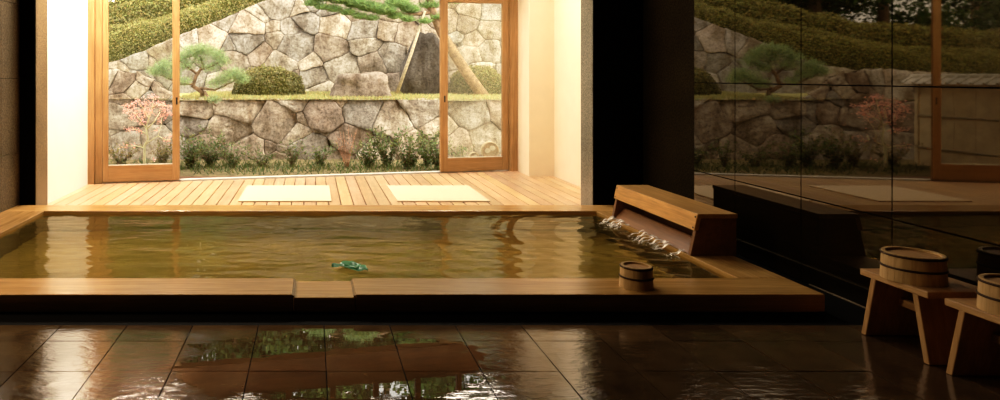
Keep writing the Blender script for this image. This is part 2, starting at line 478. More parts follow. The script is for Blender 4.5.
# deck boards
BW = 0.1146
dk = MB()
xs = -0.19 - BW * 21
k = 0
while xs + k * BW < XR_DECK:
    a = xs + k * BW; b = a + BW
    k += 1
    a_, b_ = max(a, XL_DECK), min(b, XR_DECK)
    if b_ - a_ < 0.02: continue
    a_ += 0.0045; b_ -= 0.0045
    if a_ > XR_STEP - 0.05:
        ya, yb = 8.02, 8.02
    else:
        ya, yb = door_y(a_) - 0.05, door_y(b_) - 0.05
    s = random.uniform(0.86, 1.1)
    col = (s, s * random.uniform(0.95, 1.02), s * random.uniform(0.9, 1.03))
    dk.prism([(a_, 5.60, DECK - 0.035), (b_, 5.60, DECK - 0.035), (b_, yb, DECK - 0.035), (a_, ya, DECK - 0.035)],
             [(a_, 5.60, DECK), (b_, 5.60, DECK), (b_, yb, DECK), (a_, ya, DECK)], col)
tag(dk.build('floor_deck', M['deck'], bevel=0.003, seg=1), 'light wooden plank deck between the bath and the garden doors', 'deck', kind='structure')
w = MB(); w.box(XL_DECK, XR_DECK, 5.60, 8.4, DECK - 0.12, DECK - 0.06)
tag(w.build('floor_deck_joists', M['lintel']), 'dark underside below the deck planks', 'floor', kind='structure')

# ------------------------------------------------------------------ bath
XI0, XI1 = -2.105, 2.231          # inner edges
YI0, YI1 = 3.568, 5.34
YO0, YO1, XO1 = 3.30, 5.588, 2.49
bath = empty('sunken_bath', (0, 0, 0))
tag(bath, 'large sunken wooden bath with a broad flat rim in front of the deck', 'bath')
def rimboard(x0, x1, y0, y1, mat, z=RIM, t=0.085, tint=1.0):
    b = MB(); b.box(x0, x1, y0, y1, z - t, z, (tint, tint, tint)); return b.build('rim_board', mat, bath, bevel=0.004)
NX0, NX1 = (293 - CX) / 218.5 * 1.06, (355 - CX) / 218.5 * 1.06
rimboard(XL_WALL + 0.002, NX0 - 0.003, YO0, YI0, M['hinoki'])
rimboard(NX1 + 0.003, XO1, YO0, YI0, M['hinoki'])
nb = rimboard(NX0, NX1, YO0 - 0.003, YI0 - 0.006, M['hinoki'], RIM - 0.014, 0.068, 1.05)
nb['label'] = 'lower overflow notch board'
rimboard(XL_WALL + 0.002, XI0, YI0 + 0.002, YI1 - 0.002, M['hinoki_y'])
rimboard(XI1, XO1, YI0 + 0.002, YI1 - 0.002, M['hinoki_y'])
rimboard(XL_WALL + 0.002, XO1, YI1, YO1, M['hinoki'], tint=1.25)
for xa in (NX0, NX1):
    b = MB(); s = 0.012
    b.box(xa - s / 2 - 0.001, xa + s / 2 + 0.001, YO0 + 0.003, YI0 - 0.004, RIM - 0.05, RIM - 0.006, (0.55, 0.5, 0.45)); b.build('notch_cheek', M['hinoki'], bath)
b = MB(); b.box(XI0 - 0.06, XI1 + 0.06, YI0 - 0.06, YI1 + 0.06, -0.55, -0.50); b.build('basin_floor', M['basin'], bath)
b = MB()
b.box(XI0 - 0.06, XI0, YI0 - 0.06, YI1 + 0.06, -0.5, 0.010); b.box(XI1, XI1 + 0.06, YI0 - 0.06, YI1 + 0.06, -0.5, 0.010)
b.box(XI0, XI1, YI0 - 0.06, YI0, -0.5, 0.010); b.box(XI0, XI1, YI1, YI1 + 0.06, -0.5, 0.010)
b.build('basin_wall', M['basin_shade'], bath)
b = MB(); b.box(XL_WALL + 0.01, XO1 - 0.02, YO0 + 0.02, YO0 + 0.06, -0.06, 0.0055); b.build('front_panel', M['hinoki'], bath)

# water surface
wb = MB()
nx, ny = 300, 200
for j in range(ny + 1):
    for i in range(nx + 1):
        x = XI0 + (XI1 - XI0) * i / nx; y = YI0 - 0.003 + (YI1 - YI0 + 0.003) * j / ny
        d = math.hypot(x - 2.15, y - 4.6)
        a = 0.0030 + 0.0045 * math.exp(-d / 0.7)
        z = a * (mnoise.noise((x * 3.2, y * 7.5, 0.3)) * 1.0 + 0.55 * mnoise.noise((x * 7, y * 17, 2.3)) + 0.16 * mnoise.noise((x * 13, y * 34, 5.1)))
        z += 0.0018 * math.exp(-d / 1.4) * math.sin(d * 42)
        wb.v.append((x, y, WATER + z)); wb.c.append((1, 1, 1))
for j in range(ny):
    for i in range(nx):
        q = j * (nx + 1) + i
        wb.f.append((q, q + 1, q + nx + 2, q + nx + 1))
tag(wb.build('bath_water', M['water'], smooth=True), 'rippling golden green hot water filling the sunken bath', 'water', kind='stuff')

# unidentified green floating object, modelled as two crumpled lobes at the surface
lf = MB()
n = 18
for side, (L, W, ang) in enumerate(((0.10, 0.045, 0.15), (0.085, 0.04, -0.5))):
    vs = []; fs = []
    ca, sa = math.cos(ang), math.sin(ang)
    ox, oy = (0.0, 0.0) if side == 0 else (0.05, -0.055)
    for i in range(n + 1):
        t = i / n
        wd = W * math.sin(PI * t) ** 0.7 * (1 + 0.25 * math.sin(t * 17 + side))
        for s_ in (-1, -0.5, 0, 0.5, 1):
            x = (t - 0.5) * 2 * L * 0.85; y = s_ * wd * 1.3
            z = 0.006 + 0.012 * abs(s_) ** 2 + 0.006 * math.sin(t * 9 + s_ * 2)
            vs.append((ox + x * ca - y * sa, oy + x * sa + y * ca, z))
    for i in range(n):
        for s_ in range(4):
            q = i * 5 + s_
            fs.append((q, q + 1, q + 6, q + 5))
    lf.add(vs, fs)
    for i, p in enumerate(vs):
        e = abs((i % 5) - 2) / 2
        kk = 0.75 + 1.3 * e ** 3
        lf.c[len(lf.c) - len(vs) + i] = (kk, kk, kk)
o = lf.build('floating_object', M['greenfloat'], smooth=True)
o.location = (0.195, 3.85, WATER)
tag(o, 'small crumpled green object floating on the bath water', 'leaf')

# ------------------------------------------------------------------ spout box on the right rim
SY0, SY1 = 4.00, 5.07
sp = empty('water_spout_box', (2.36, SY0, RIM))
tag(sp, 'low wooden box on the right bath rim pouring hot water into the bath', 'water spout')
PX = 2.36
def L(x, y, z): return (x - PX, y - SY0, z - RIM)
ZT = 0.338
def side_panel(y0, y1):
    prof = [(2.228, RIM + 0.002), (2.50, RIM + 0.002), (2.50, ZT - 0.026), (2.278, ZT - 0.026)]
    b = MB()
    lo = [L(x, y0, z) for x, z in prof]; hi = [L(x, y1, z) for x, z in prof]
    b.prism(lo[::-1], hi[::-1])
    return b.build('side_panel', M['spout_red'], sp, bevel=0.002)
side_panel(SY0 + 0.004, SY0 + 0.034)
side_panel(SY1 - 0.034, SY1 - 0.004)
b = MB()
b.box(2.272 - PX, 2.505 - PX, 0, SY1 - SY0, ZT - 0.026 - RIM, ZT - RIM)
b.build('top_board', M['spout'], sp, bevel=0.002)
b = MB()
def slanted(xa, za, xb, zb, y0, y1, t):
    # board whose outer face runs (xa,za) top to (xb,zb) bottom, thickness t towards +x
    lo = [L(xa, y0, za), L(xb, y0, zb), L(xb + t, y0, zb), L(xa + t, y0, za)]
    hi = [L(xa, y1, za), L(xb, y1, zb), L(xb + t, y1, zb), L(xa + t, y1, za)]
    return lo, hi
lo, hi = slanted(2.270, ZT - 0.001, 2.248, ZT - 0.098, SY0 + 0.002, SY1 - 0.002, 0.026)
b.prism(lo, hi, (1.35, 1.27, 1.1)); b.build('front_board', M['spout'], sp, bevel=0.002)  # tint lifted to paint light falling from the left
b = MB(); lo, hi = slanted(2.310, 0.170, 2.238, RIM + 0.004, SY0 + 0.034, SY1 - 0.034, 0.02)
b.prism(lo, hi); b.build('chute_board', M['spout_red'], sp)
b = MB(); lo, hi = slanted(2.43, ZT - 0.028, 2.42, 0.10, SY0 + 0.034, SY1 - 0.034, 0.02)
b.prism(lo, hi, (0.35, 0.33, 0.3)); b.build('inner_ledge', M['spout_red'], sp)  # tint darkened to paint the shade inside the recess
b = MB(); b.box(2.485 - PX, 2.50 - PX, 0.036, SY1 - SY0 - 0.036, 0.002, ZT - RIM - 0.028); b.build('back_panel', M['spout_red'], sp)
for (y, z) in ((SY0 + 0.018, 0.318), (SY0 + 0.018, 0.255), (SY1 - 0.02, 0.318), (SY1 - 0.02, 0.255)):
    b = MB(); xx = 2.270 - (ZT - z) * 0.227
    b.lathe([(0.0, 0.0), (0.006, 0.0), (0.006, 0.003), (0.0, 0.004)], 12)
    b.v = [L(xx - p[2] + 0.001, y + p[0], z + p[1]) for p in b.v]
    b.build('nail', M['metal'], sp)

# falling water: short ragged ribbons where the box spills over the rim edge
fo = MB()
def ribbon(y, wdt, reach, h0):
    vs = []; fs = []; n = 8
    for i in range(n + 1):
        t = i / n
        x = 2.236 - reach * t
        z = h0 + (WATER + 0.004 - h0) * t ** 1.6 + 0.006 * math.sin(t * 9 + y * 40)
        ww = wdt * (1 - 0.35 * t) * random.uniform(0.75, 1.2)
        for s_ in (-1, 0, 1):
            vs.append((x, y + s_ * ww / 2 + random.uniform(-.004, .004), z + (0.005 if s_ == 0 else 0)))
    for i in range(n):
        for s_ in range(2):
            q = i * 3 + s_
            fs.append((q, q + 1, q + 4, q + 3))
    fo.add(vs, fs)
def froth(cx, cy, rx, ry, n, hz):
    for _ in range(n):
        a = random.uniform(0, 2 * PI); r = random.random() ** 0.5
        x = min(cx + rx * r * math.cos(a), 2.222); y = cy + ry * r * math.sin(a); s = random.uniform(0.002, 0.006)
        z = WATER + random.uniform(0, hz) * (1 - r)
        vs = [(x + s * 1.6, y, z), (x, y + s, z), (x - s * 1.6, y, z), (x, y - s, z), (x, y, z + s), (x, y, z - s * 0.4)]
        fo.add(vs, [(0, 1, 4), (1, 2, 4), (2, 3, 4), (3, 0, 4), (1, 0, 5), (2, 1, 5), (3, 2, 5), (0, 3, 5)])
for y in np.linspace(4.80, 5.04, 7): ribbon(y, 0.03, random.uniform(0.07, 0.14), 0.105)
for y in np.linspace(4.22, 4.58, 9): ribbon(y, 0.03, random.uniform(0.06, 0.12), 0.105)
ribbon(4.08, 0.05, 0.09, 0.105)
froth(2.14, 4.93, 0.08, 0.13, 80, 0.02)
froth(2.15, 4.40, 0.07, 0.18, 100, 0.02)
froth(2.15, 4.08, 0.05, 0.05, 18, 0.03)
tag(fo.build('falling_water', M['foam'], smooth=True), 'white foaming water spilling from the wooden box into the bath', 'falling water', kind='stuff')

# ------------------------------------------------------------------ buckets (turned upside down: the base board is up)
def bucket(name, loc, rb, rt, h, nst, label, cat, group=None):
    e = empty(name, loc)
    tag(e, label, cat, group)
    st = MB(); t = 0.013
    for i in range(nst):
        a0 = 2 * PI * i / nst + 0.0012; a1 = 2 * PI * (i + 1) / nst - 0.0012
        kk = random.uniform(0.92, 1.06)
        seg = 3
        lo = []; hi = []
        def ring(r, z, rev=False):
            aa = [a0 + (a1 - a0) * s / seg for s in range(seg + 1)]
            if rev: aa = aa[::-1]
            return [(r * math.cos(a), r * math.sin(a), z) for a in aa]
        st.prism(ring(rb, 0) + ring(rb - t, 0, True), ring(rt, h) + ring(rt - t, h, True), (kk, kk, kk * 0.97))
    st.build('staves', M['stave'], e, bevel=0.0005, seg=1)
    bd = MB(); bd.lathe([(0.0, h - 0.024), (rt - t + 0.001, h - 0.024), (rt - t + 0.001, h - 0.009), (0.0, h - 0.009)], 40, col=(1.02, 0.98, 0.95))
    bd.build('base_board', M['stool'], e)
    def rad(z): return rb + (rt - rb) * z / h
    for zf, hw in ((0.93, 0.005), (0.48, 0.005)):
        z = h * zf
        hp = MB(); r = rad(z)
        hp.lathe([(r - 0.001, z - hw), (r + 0.004, z - hw * 0.7), (r + 0.005, z), (r + 0.004, z + hw * 0.7), (r - 0.001, z + hw)], 48, close=True)
        hp.build('hoop', M['hoop'], e, smooth=True)
    return e
bucket('wash_bucket', (1.633, 3.425, RIM), 0.080, 0.072, 0.108, 14, 'small wooden bucket upside down on the front rim of the bath', 'bucket')
SH = 0.292
# ------------------------------------------------------------------ stools
def stool(loc, label):
    e = empty('bath_stool', loc)
    tag(e, label, 'stool', 'wooden bath stools by the granite wall')
    Lh, Wd = 0.335, 0.275
    b = MB(); b.box(0, Wd, 0, Lh, SH - 0.028, SH); b.build('seat', M['stool'], e, bevel=0.004)
    for near in (True, False):
        b = MB()
        zt = SH - 0.028
        if near: yt, yb = 0.065, 0.012
        else: yt, yb = Lh - 0.065, Lh - 0.012
        t = 0.026 / 2
        x0_, x1_ = 0.006, Wd - 0.006
        b.prism([(x0_, yb - t, 0.001), (x1_, yb - t, 0.001), (x1_, yb + t, 0.001), (x0_, yb + t, 0.001)],
                [(x0_, yt - t, zt), (x1_, yt - t, zt), (x1_, yt + t, zt), (x0_, yt + t, zt)])
        b.build('leg', M['stool_z'], e, bevel=0.003)
    b = MB(); b.box(Wd / 2 - 0.012, Wd / 2 + 0.012, 0.045, Lh - 0.045, SH * 0.50, SH * 0.50 + 0.032); b.build('stretcher', M['stool'], e, bevel=0.002)
    return e
stool((2.445, 2.70, 0), 'small splayed-leg wooden stool standing farther along the granite wall')
stool((2.445, 2.295, 0), 'small splayed-leg wooden stool nearest the viewer, cut by the frame edge')
bucket('wash_bucket', (2.535, 2.868, SH), 0.109, 0.104, 0.114, 22, 'wide wooden bucket upside down on the farther stool', 'bucket', 'wide wooden buckets on stools')
bucket('wash_bucket', (2.558, 2.462, SH), 0.109, 0.104, 0.114, 22, 'wide wooden bucket upside down on the stool nearest the viewer', 'bucket', 'wide wooden buckets on stools')

# ------------------------------------------------------------------ mats
for (xa, xb, lab) in ((-0.692, 0.184, 'pale square mat on the deck, nearer the left sliding door'), (0.80, 1.67, 'pale square mat on the deck, nearer the right sliding door')):
    b = MB(); b.box(-(xb - xa) / 2, (xb - xa) / 2, -0.447, 0.447, 0, 0.012)
    o = b.build('deck_mat', M['mat'], bevel=0.003); o.location = ((xa + xb) / 2, 6.812, DECK + 0.0005)
    tag(o, lab, 'mat', 'pale mats on the deck')

# ------------------------------------------------------------------ doors along the slanted glazing line
CA, SA = math.cos(DANG), math.sin(DANG)
def dl(x): return x / CA          # world x -> distance along the door line from x = 0
HEAD = 2.12
def frame_empty(name, label, cat, kind='structure'):
    e = empty(name, (0, 7.97, DECK), DANG)
    return tag(e, label, cat, kind=kind)
def sliding_door(name, xa, xb, wl, wr, rail, hx, glass, off, label):
    e = frame_empty(name, label, 'sliding door')
    a, b_ = dl(xa), dl(xb)
    t0, t1 = off - 0.018, off + 0.018
    h = HEAD - DECK
    m = MB(); m.box(a, a + wl, t0, t1, 0.012, h); m.build('stile', M['doorwood'], e, bevel=0.003)
    m = MB(); m.box(b_ - wr, b_, t0, t1, 0.012, h); m.build('stile', M['doorwood'], e, bevel=0.003)
    m = MB(); m.box(a + wl, b_ - wr, t0 + 0.001, t1 - 0.001, 0.012, 0.012 + rail); m.build('bottom_rail', M['railwood'], e, bevel=0.003)
    m = MB(); m.box(a + wl, b_ - wr, t0 + 0.001, t1 - 0.001, h - 0.07, h); m.build('top_rail', M['railwood'], e, bevel=0.003)
    m = MB(); m.box(a + wl, b_ - wr, t0 + 0.006, t1 - 0.006, 0.0125 + rail, 0.022 + rail); m.build('glazing_bead', M['sill'], e)
    m = MB(); m.add([(a + wl, off, 0.012 + rail), (b_ - wr, off, 0.012 + rail), (b_ - wr, off, h - 0.07), (a + wl, off, h - 0.07)], [(0, 1, 2, 3)])
    m.build('glass_pane', glass, e)
    m = MB(); hz = 0.90
    m.box(dl(hx) - 0.009, dl(hx) + 0.009, t0 - 0.003, t0 + 0.004, hz - 0.04, hz + 0.04); m.build('finger_pull', M['metal'], e, bevel=0.002)
    return e
sliding_door('door_1', -2.305, -1.490, 0.062, 0.080, 0.178, -1.522, M['glass'], 0.0, 'wooden framed glass sliding door at the left side of the garden opening')
sliding_door('door_2', 1.562, 2.447, 0.095, 0.085, 0.162, 1.615, M['glass_haze'], 0.0, 'wooden framed hazy glass sliding door at the right side of the garden opening')
tr = 0
def trim(a, b_, y0, y1, z0, z1, mat, label, cat='door frame'):
    global tr
    e = MB(); e.box(dl(a), dl(b_), y0, y1, z0, z1)
    o = e.build('trim_%d' % (3 + tr), mat, bevel=0.004); tr += 1
    o.location = (0, 7.97, DECK); o.rotation_euler = (0, 0, DANG)
    return tag(o, label, cat, kind='structure')
trim(-2.52, -2.385, -0.05, 0.09, -0.05, CEIL - DECK, M['doorwood'], 'brown wooden door post against the white wall')
trim(-2.381, -2.310, -0.02, 0.09, -0.05, HEAD - DECK, M['doorwood'], 'narrow wooden jamb beside the left sliding door')
trim(2.452, 2.60, -0.05, 0.09, -0.05, CEIL - DECK, M['doorwood'], 'brown wooden door post beside the cream pier')
trim(-2.52, 2.60, -0.04, 0.10, HEAD - DECK + 0.004, HEAD - DECK + 0.36, M['lintel'], 'dark wooden lintel above the sliding doors', 'lintel')
trim(-2.52, 2.60, 0.025, 0.10, -0.06, 0.010, M['sill'], 'pale sill track along the garden edge of the deck', 'sill')
we = frame_empty('window_1', 'row of clerestory panes above the door lintel', 'window')
m = MB()
zc0, zc1 = HEAD - DECK + 0.364, CEIL - DECK
m.box(dl(-2.38), dl(2.45), 0, 0.05, zc1 - 0.06, zc1); m.box(dl(-2.38), dl(2.45), 0, 0.05, zc0, zc0 + 0.04)
x = -2.38
while x < 2.45:
    m.box(dl(x), dl(x + 0.06), 0, 0.05, zc0 + 0.04, zc1 - 0.06); x += 0.52
m.build('window_frame', M['lintel'], we)
m = MB(); m.add([(dl(-2.38), 0.025, zc0), (dl(2.45), 0.025, zc0), (dl(2.45), 0.025, zc1), (dl(-2.38), 0.025, zc1)], [(0, 1, 2, 3)])
m.build('glass_pane', M['glass'], we)

# ------------------------------------------------------------------ garden: ground
GZ = -0.12
b = MB(); b.add([(-14, 5.0, GZ), (XL_DECK - 0.16, 5.0, GZ), (XL_DECK - 0.16, 7.3, GZ), (XR_DECK + 0.2, 8.6, GZ), (XR_DECK + 0.2, 5, GZ), (14, 5, GZ), (14, 10.7, GZ), (-14, 10.7, GZ)], [(0, 1, 2, 3, 4, 5, 6, 7)])
tag(b.build('ground', M['soil']), 'brown garden soil outside the doors', 'ground', kind='structure')

# ------------------------------------------------------------------ garden: stone walls
def clip(poly, nx_, ny_, d):
    out = []
    for i in range(len(poly)):
        a = poly[i]; b2 = poly[(i + 1) % len(poly)]
        da = nx_ * a[0] + ny_ * a[1] - d; db = nx_ * b2[0] + ny_ * b2[1] - d
        if da <= 0: out.append(a)
        if (da < 0 < db) or (db < 0 < da):
            t = da / (da - db); out.append((a[0] + (b2[0] - a[0]) * t, a[1] + (b2[1] - a[1]) * t))
    return out

KX = 0.80      # stones tend to lie wider than they are tall
def power_cells(seeds, region):
    return [[(x / KX, z) for (x, z) in c] if c else None for c in power_cells_flat([(x * KX, z, w_) for (x, z, w_) in seeds], [(x * KX, z) for (x, z) in region])]
def power_cells_flat(seeds, region):
    cells = []
    for i, (x, y, w_) in enumerate(seeds):
        p = region[:]
        for j, (x2, y2, w2) in enumerate(seeds):
            if i == j or abs(x - x2) > 3 or abs(y - y2) > 3: continue
            p = clip(p, 2 * (x2 - x), 2 * (y2 - y), (x2 * x2 + y2 * y2 - w2) - (x * x + y * y - w_))
            if len(p) < 3: break
        cells.append(p if len(p) >= 3 else None)
    return cells

PALETTE = [(0.50, 0.44, 0.37), (0.55, 0.49, 0.41), (0.44, 0.37, 0.31), (0.46, 0.43, 0.39), (0.57, 0.52, 0.45), (0.42, 0.40, 0.37), (0.50, 0.43, 0.36)]
def stone_wall(name, seeds, region, Y, lean, zbase, label, gap=0.003, bulge=0.12, bright=1.0):
    mb = MB()
    cells = power_cells(seeds, region)
    for ci, p in enumerate(cells):
        if p is None: continue
        cxm = sum(q[0] for q in p) / len(p); cym = sum(q[1] for q in p) / len(p)
        area = abs(sum(p[i][0] * p[(i + 1) % len(p)][1] - p[(i + 1) % len(p)][0] * p[i][1] for i in range(len(p)))) / 2
        if area < 0.004: continue
        size = math.sqrt(area)
        # resample outline
        pts = []
        for i in range(len(p)):
            a = p[i]; c = p[(i + 1) % len(p)]
            d = math.hypot(c[0] - a[0], c[1] - a[1]); k_ = max(1, int(d / 0.05))
            for s in range(k_): pts.append((a[0] + (c[0] - a[0]) * s / k_, a[1] + (c[1] - a[1]) * s / k_))
        # soften corners
        for _ in range(0):
            pts = [((pts[i - 1][0] + 2 * pts[i][0] + pts[(i + 1) % len(pts)][0]) / 4, (pts[i - 1][1] + 2 * pts[i][1] + pts[(i + 1) % len(pts)][1]) / 4) for i in range(len(pts))]
        n_ = len(pts)
        base = random.choice(PALETTE); kk = random.uniform(0.8, 1.15) * bright
        col = tuple(c * kk for c in base)
        bl = bulge * min(1.0, 0.4 + size) * random.uniform(0.6, 1.2)
        tx, ty = random.uniform(-.09, .09), random.uniform(-.09, .09)
        vs = []; fs = []
        rings = [(1.0, 0.0, 0.3), (0.996, 0.74, 1.0), (0.965, 0.90, 1.0), (0.80, 0.97, 1.0), (0.52, 1.0, 1.0), (0.25, 1.02, 1.0)]
        for (rs, dp, shade) in rings:
            for (u, v) in pts:
                du, dv = u - cxm, v - cym
                L_ = math.hypot(du, dv) + 1e-6
                shr = max(0.0, 1 - gap / L_)
                uu, vv = cxm + du * rs * shr, cym + dv * rs * shr
                nz = mnoise.noise((uu * 4 + ci * 7, vv * 4, Y)) * 0.035 + mnoise.noise((uu * 11, vv * 11, Y + ci)) * 0.018
                edge = (mnoise.noise((u * 5, v * 5, 3.1)) * 0.030 + mnoise.noise((u * 14, v * 14, 1.7)) * 0.012) * (1 if rs > 0.9 else 0.4)
                dpt = bl * dp + (nz + tx * (uu - cxm) + ty * (vv - cym)) * (1 if dp > 0.3 else 0)
                dpt += bl * 0.55 * mnoise.noise((uu * 1.9 + ci * 5, vv * 2.6, 4.2)) * (1 if dp > 0.3 else 0)
                vs.append((uu + edge, Y - dpt + (vv - zbase) * lean, vv + edge))
        for r in range(len(rings) - 1):
            for i in range(n_):
                j = (i + 1) % n_
                fs.append((r * n_ + i, r * n_ + j, (r + 1) * n_ + j, (r + 1) * n_ + i))
        vs.append((cxm, Y - bl * 1.02 + (cym - zbase) * lean, cym)); c_ = len(vs) - 1
        r = len(rings) - 1
        for i in range(n_): fs.append((r * n_ + i, r * n_ + (i + 1) % n_, c_))
        mb.add(vs, fs, col)
    # soil face behind the stones
    vs = [(u, Y + 0.02 + (v - zbase) * lean, v) for (u, v) in region]
    mb.add(vs, [tuple(range(len(vs)))], (0.16, 0.125, 0.08))
    o = mb.build(name, M['stone'], smooth=True)
    # consistent outward normals
    return tag(o, label, 'stone wall', kind='thing')

def uz(px, py, Y): p = at_depth(px, py, Y); return p[0], p[2]

LY = 10.4
TER = 0.80
lower_px = [(186, 122), (237, 108), (277, 124), (228, 131), (246, 153), (205, 150), (182, 150), (309, 150), (325, 116), (361, 113), (392, 121), (350, 139), (422, 110), (415, 148), (441, 131),
            (120, 115), (152, 108), (127, 146), (158, 141), (100, 150), (470, 114), (455, 142), (486, 139), (505, 112), (375, 155), (340, 165), (215, 168), (280, 168), (296, 134, 'sf')]
seeds = []
for s in lower_px:
    x_, z_ = uz(s[0], s[1], LY); seeds.append((x_, z_, 0.0 if len(s) == 2 else -0.03))
xx = min(s[0] for s in seeds) - 0.5
while xx > -11:
    seeds.append((xx + random.uniform(-.12, .12), 0.58 + random.uniform(-.12, .1), random.uniform(-.03, .03)))
    seeds.append((xx + random.uniform(0.1, .35), 0.08 + random.uniform(-.12, .12), random.uniform(-.03, .03)))
    xx -= random.uniform(0.5, 0.8)
xx = max(s[0] for s in seeds) + 0.45
while xx < 8:
    seeds.append((xx, 0.58 + random.uniform(-.12, .1), random.uniform(-.03, .03))); seeds.append((xx + 0.25, 0.08 + random.uniform(-.12, .12), 0))
    xx += random.uniform(0.5, 0.8)
LT = [(-11, 0.98), (-6, 1.10), (-3.1, 1.27), (-2.5, 1.14), (-2.12, TER + 0.02), (-1.9, TER), (8, TER)]
def low_top(x): return float(np.interp(x, [p[0] for p in LT], [p[1] for p in LT]))
region = [(-11, GZ - 0.1), (8, GZ - 0.1)] + LT[::-1]
_pc = power_cells
def trimmed(top, hull):
    def cells(seeds, _r):
        out = []
        for c in _pc(seeds, hull):
            if c is None: out.append(None); continue
            mx = sum(p[0] for p in c) / len(c)
            sl = (top(mx + 0.25) - top(mx - 0.25)) / 0.5; z0 = top(mx)
            p = clip(c, -sl, 1.0, z0 - sl * mx)
            out.append(p if len(p) >= 3 else None)
        return out
    return cells
power_cells = trimmed(low_top, [(-11, GZ - 0.1), (8, GZ - 0.1), (8, 1.5), (-11, 1.5)])
for (px_, py_) in ((116, 80), (140, 83), (160, 90), (128, 98)):
    x_, z_ = uz(px_, py_, LY); seeds.append((x_, z_, 0.0))
for _ in range(26): seeds.append((random.uniform(-11, -3.4), random.uniform(0.7, 1.2), random.uniform(-.03, .03)))
for _ in range(22): seeds.append((random.uniform(-2.9, -1.8), random.uniform(0.55, 1.15), random.uniform(-.02, .02)))
for _ in range(34): seeds.append((random.uniform(-3.5, 3.5), random.uniform(-0.1, 0.75), -0.055))
stone_wall('stone_wall', seeds, region, LY, 0.06, GZ, 'lower retaining wall of large irregular boulders below the grass terrace', bulge=0.065, bright=1.16)

UY = 12.4
UB = 0.80
upper_px = [(116, 78), (140, 62), (140, 84), (172, 72), (168, 52), (190, 41), (214, 40), (212, 64), (232, 46), (245, 42), (232, 60), (246, 28), (262, 14), (228, 22), (258, 52), (274, 28),
            (278, 4), (296, 7), (303, 22), (292, 28), (277, 40), (295, 46), (329, 49), (337, 24), (363, 28), (388, 30), (366, 48), (391, 60), (374, 65), (343, 70), (317, 79), (322, 87), (310, 60), (279, 62), (410, 33), (395, 80), (360, 12), (395, 8), (330, 6),
            (420, 60), (430, 30), (445, 20), (464, 22), (455, 36), (476, 40), (492, 30), (470, 55), (490, 50), (448, 60), (500, 75), (480, 75), (455, 80), (470, 8), (495, 10), (510, 50), (515, 20), (190, 80), (250, 80), (220, 85), (280, 85), (365, 88), (430, 85)]
seeds = []
for s in upper_px:
    x_, z_ = uz(s[0], s[1], UY + 0.1); seeds.append((x_, z_, random.uniform(-.035, .035)))
for _ in range(26):
    s = random.choice(upper_px); x_, z_ = uz(s[0] + random.uniform(-14, 14), s[1] + random.uniform(-10, 10), UY)
    seeds.append((x_, z_, -0.05))
for _ in range(70):
    x_ = random.uniform(-11, -3.95); seeds.append((x_, random.uniform(0.6, 1.7), random.uniform(-.03, .03)))
for _ in range(60):
    x_ = random.uniform(3.9, 8); seeds.append((x_, random.uniform(0.6, 3.0), random.uniform(-.03, .03)))
for _ in range(30):
    x_ = random.uniform(-1, 4); seeds.append((x_, random.uniform(2.55, 3.0), random.uniform(-.03, .03)))
region = [(-11, UB - 0.3), (8, UB - 0.3), (8, 3.0), (1.2, 2.95), (-0.35, 2.72), (-1.13, 2.44), (-1.9, 2.10), (-2.6, 1.83), (-3.1, 1.60), (-3.75, 1.38), (-4.6, 1.22), (-6.2, 1.02), (-11, 0.85)]
def wall_top(x):
    pts = [(-11, 0.85), (-6.2, 1.02), (-4.6, 1.22), (-3.75, 1.38), (-3.1, 1.60), (-2.6, 1.83), (-1.9, 2.10), (-1.13, 2.44), (-0.35, 2.72), (1.2, 2.95), (8, 3.0)]
    return float(np.interp(x, [p[0] for p in pts], [p[1] for p in pts]))
power_cells = trimmed(wall_top, [(-11, UB - 0.3), (8, UB - 0.3), (8, 3.2), (-11, 3.2)])
stone_wall('stone_wall', seeds, region, UY, 0.10, UB, 'upper retaining wall of pale fitted stones behind the grass terrace', bulge=0.06, bright=0.98)
power_cells = _pc

# ------------------------------------------------------------------ terrace lawn
b = MB()
nx_, ny_ = 120, 14
for j in range(ny_ + 1):
    for i in range(nx_ + 1):
        x_ = -11 + 19 * i / nx_; y_ = LY - 0.02 + (UY - LY + 0.1) * j / ny_
        b.v.append((x_, y_, TER - 0.01 + 0.06 * j / ny_ + 0.025 * mnoise.noise((x_ * 1.5, y_ * 1.5, 0)) + 0.0)); b.c.append((1, 1, 1))
for j in range(ny_):
    for i in range(nx_):
        q = j * (nx_ + 1) + i
        b.f.append((q, q + 1, q + nx_ + 2, q + nx_ + 1))
tag(b.build('terrace_ground', M['grassbase'], smooth=True), 'grassy terrace ground between the two stone walls', 'ground', kind='structure')
b = MB()
N = 20000
x_ = rng.uniform(-2.1, 5.0, N); y_ = rng.uniform(LY - 0.10, UY, N)
base = len(b.v)
h_ = rng.uniform(0.02, 0.055, N); lx = rng.normal(0, 0.02, N); ly = rng.normal(0, 0.02, N)
z_ = TER - 0.01 + 0.06 * np.clip((y_ - LY) / 2, 0, 1) 
tri = np.stack([np.stack([x_ - 0.006, y_, z_], 1), np.stack([x_ + 0.006, y_, z_], 1), np.stack([x_ + lx, y_ + ly, z_ + h_], 1)], 1).reshape(-1, 3)
b.v = [tuple(p) for p in tri.tolist()]; b.f = [(3 * i, 3 * i + 1, 3 * i + 2) for i in range(N)]
b.c = [tuple(p) for p in np.repeat(shade_cols(N, 0.7, 1.35, 0.25), 3, axis=0).tolist()]
tag(b.build('grass', M['grass']), 'short yellow green grass growing on the terrace', 'grass', kind='stuff')

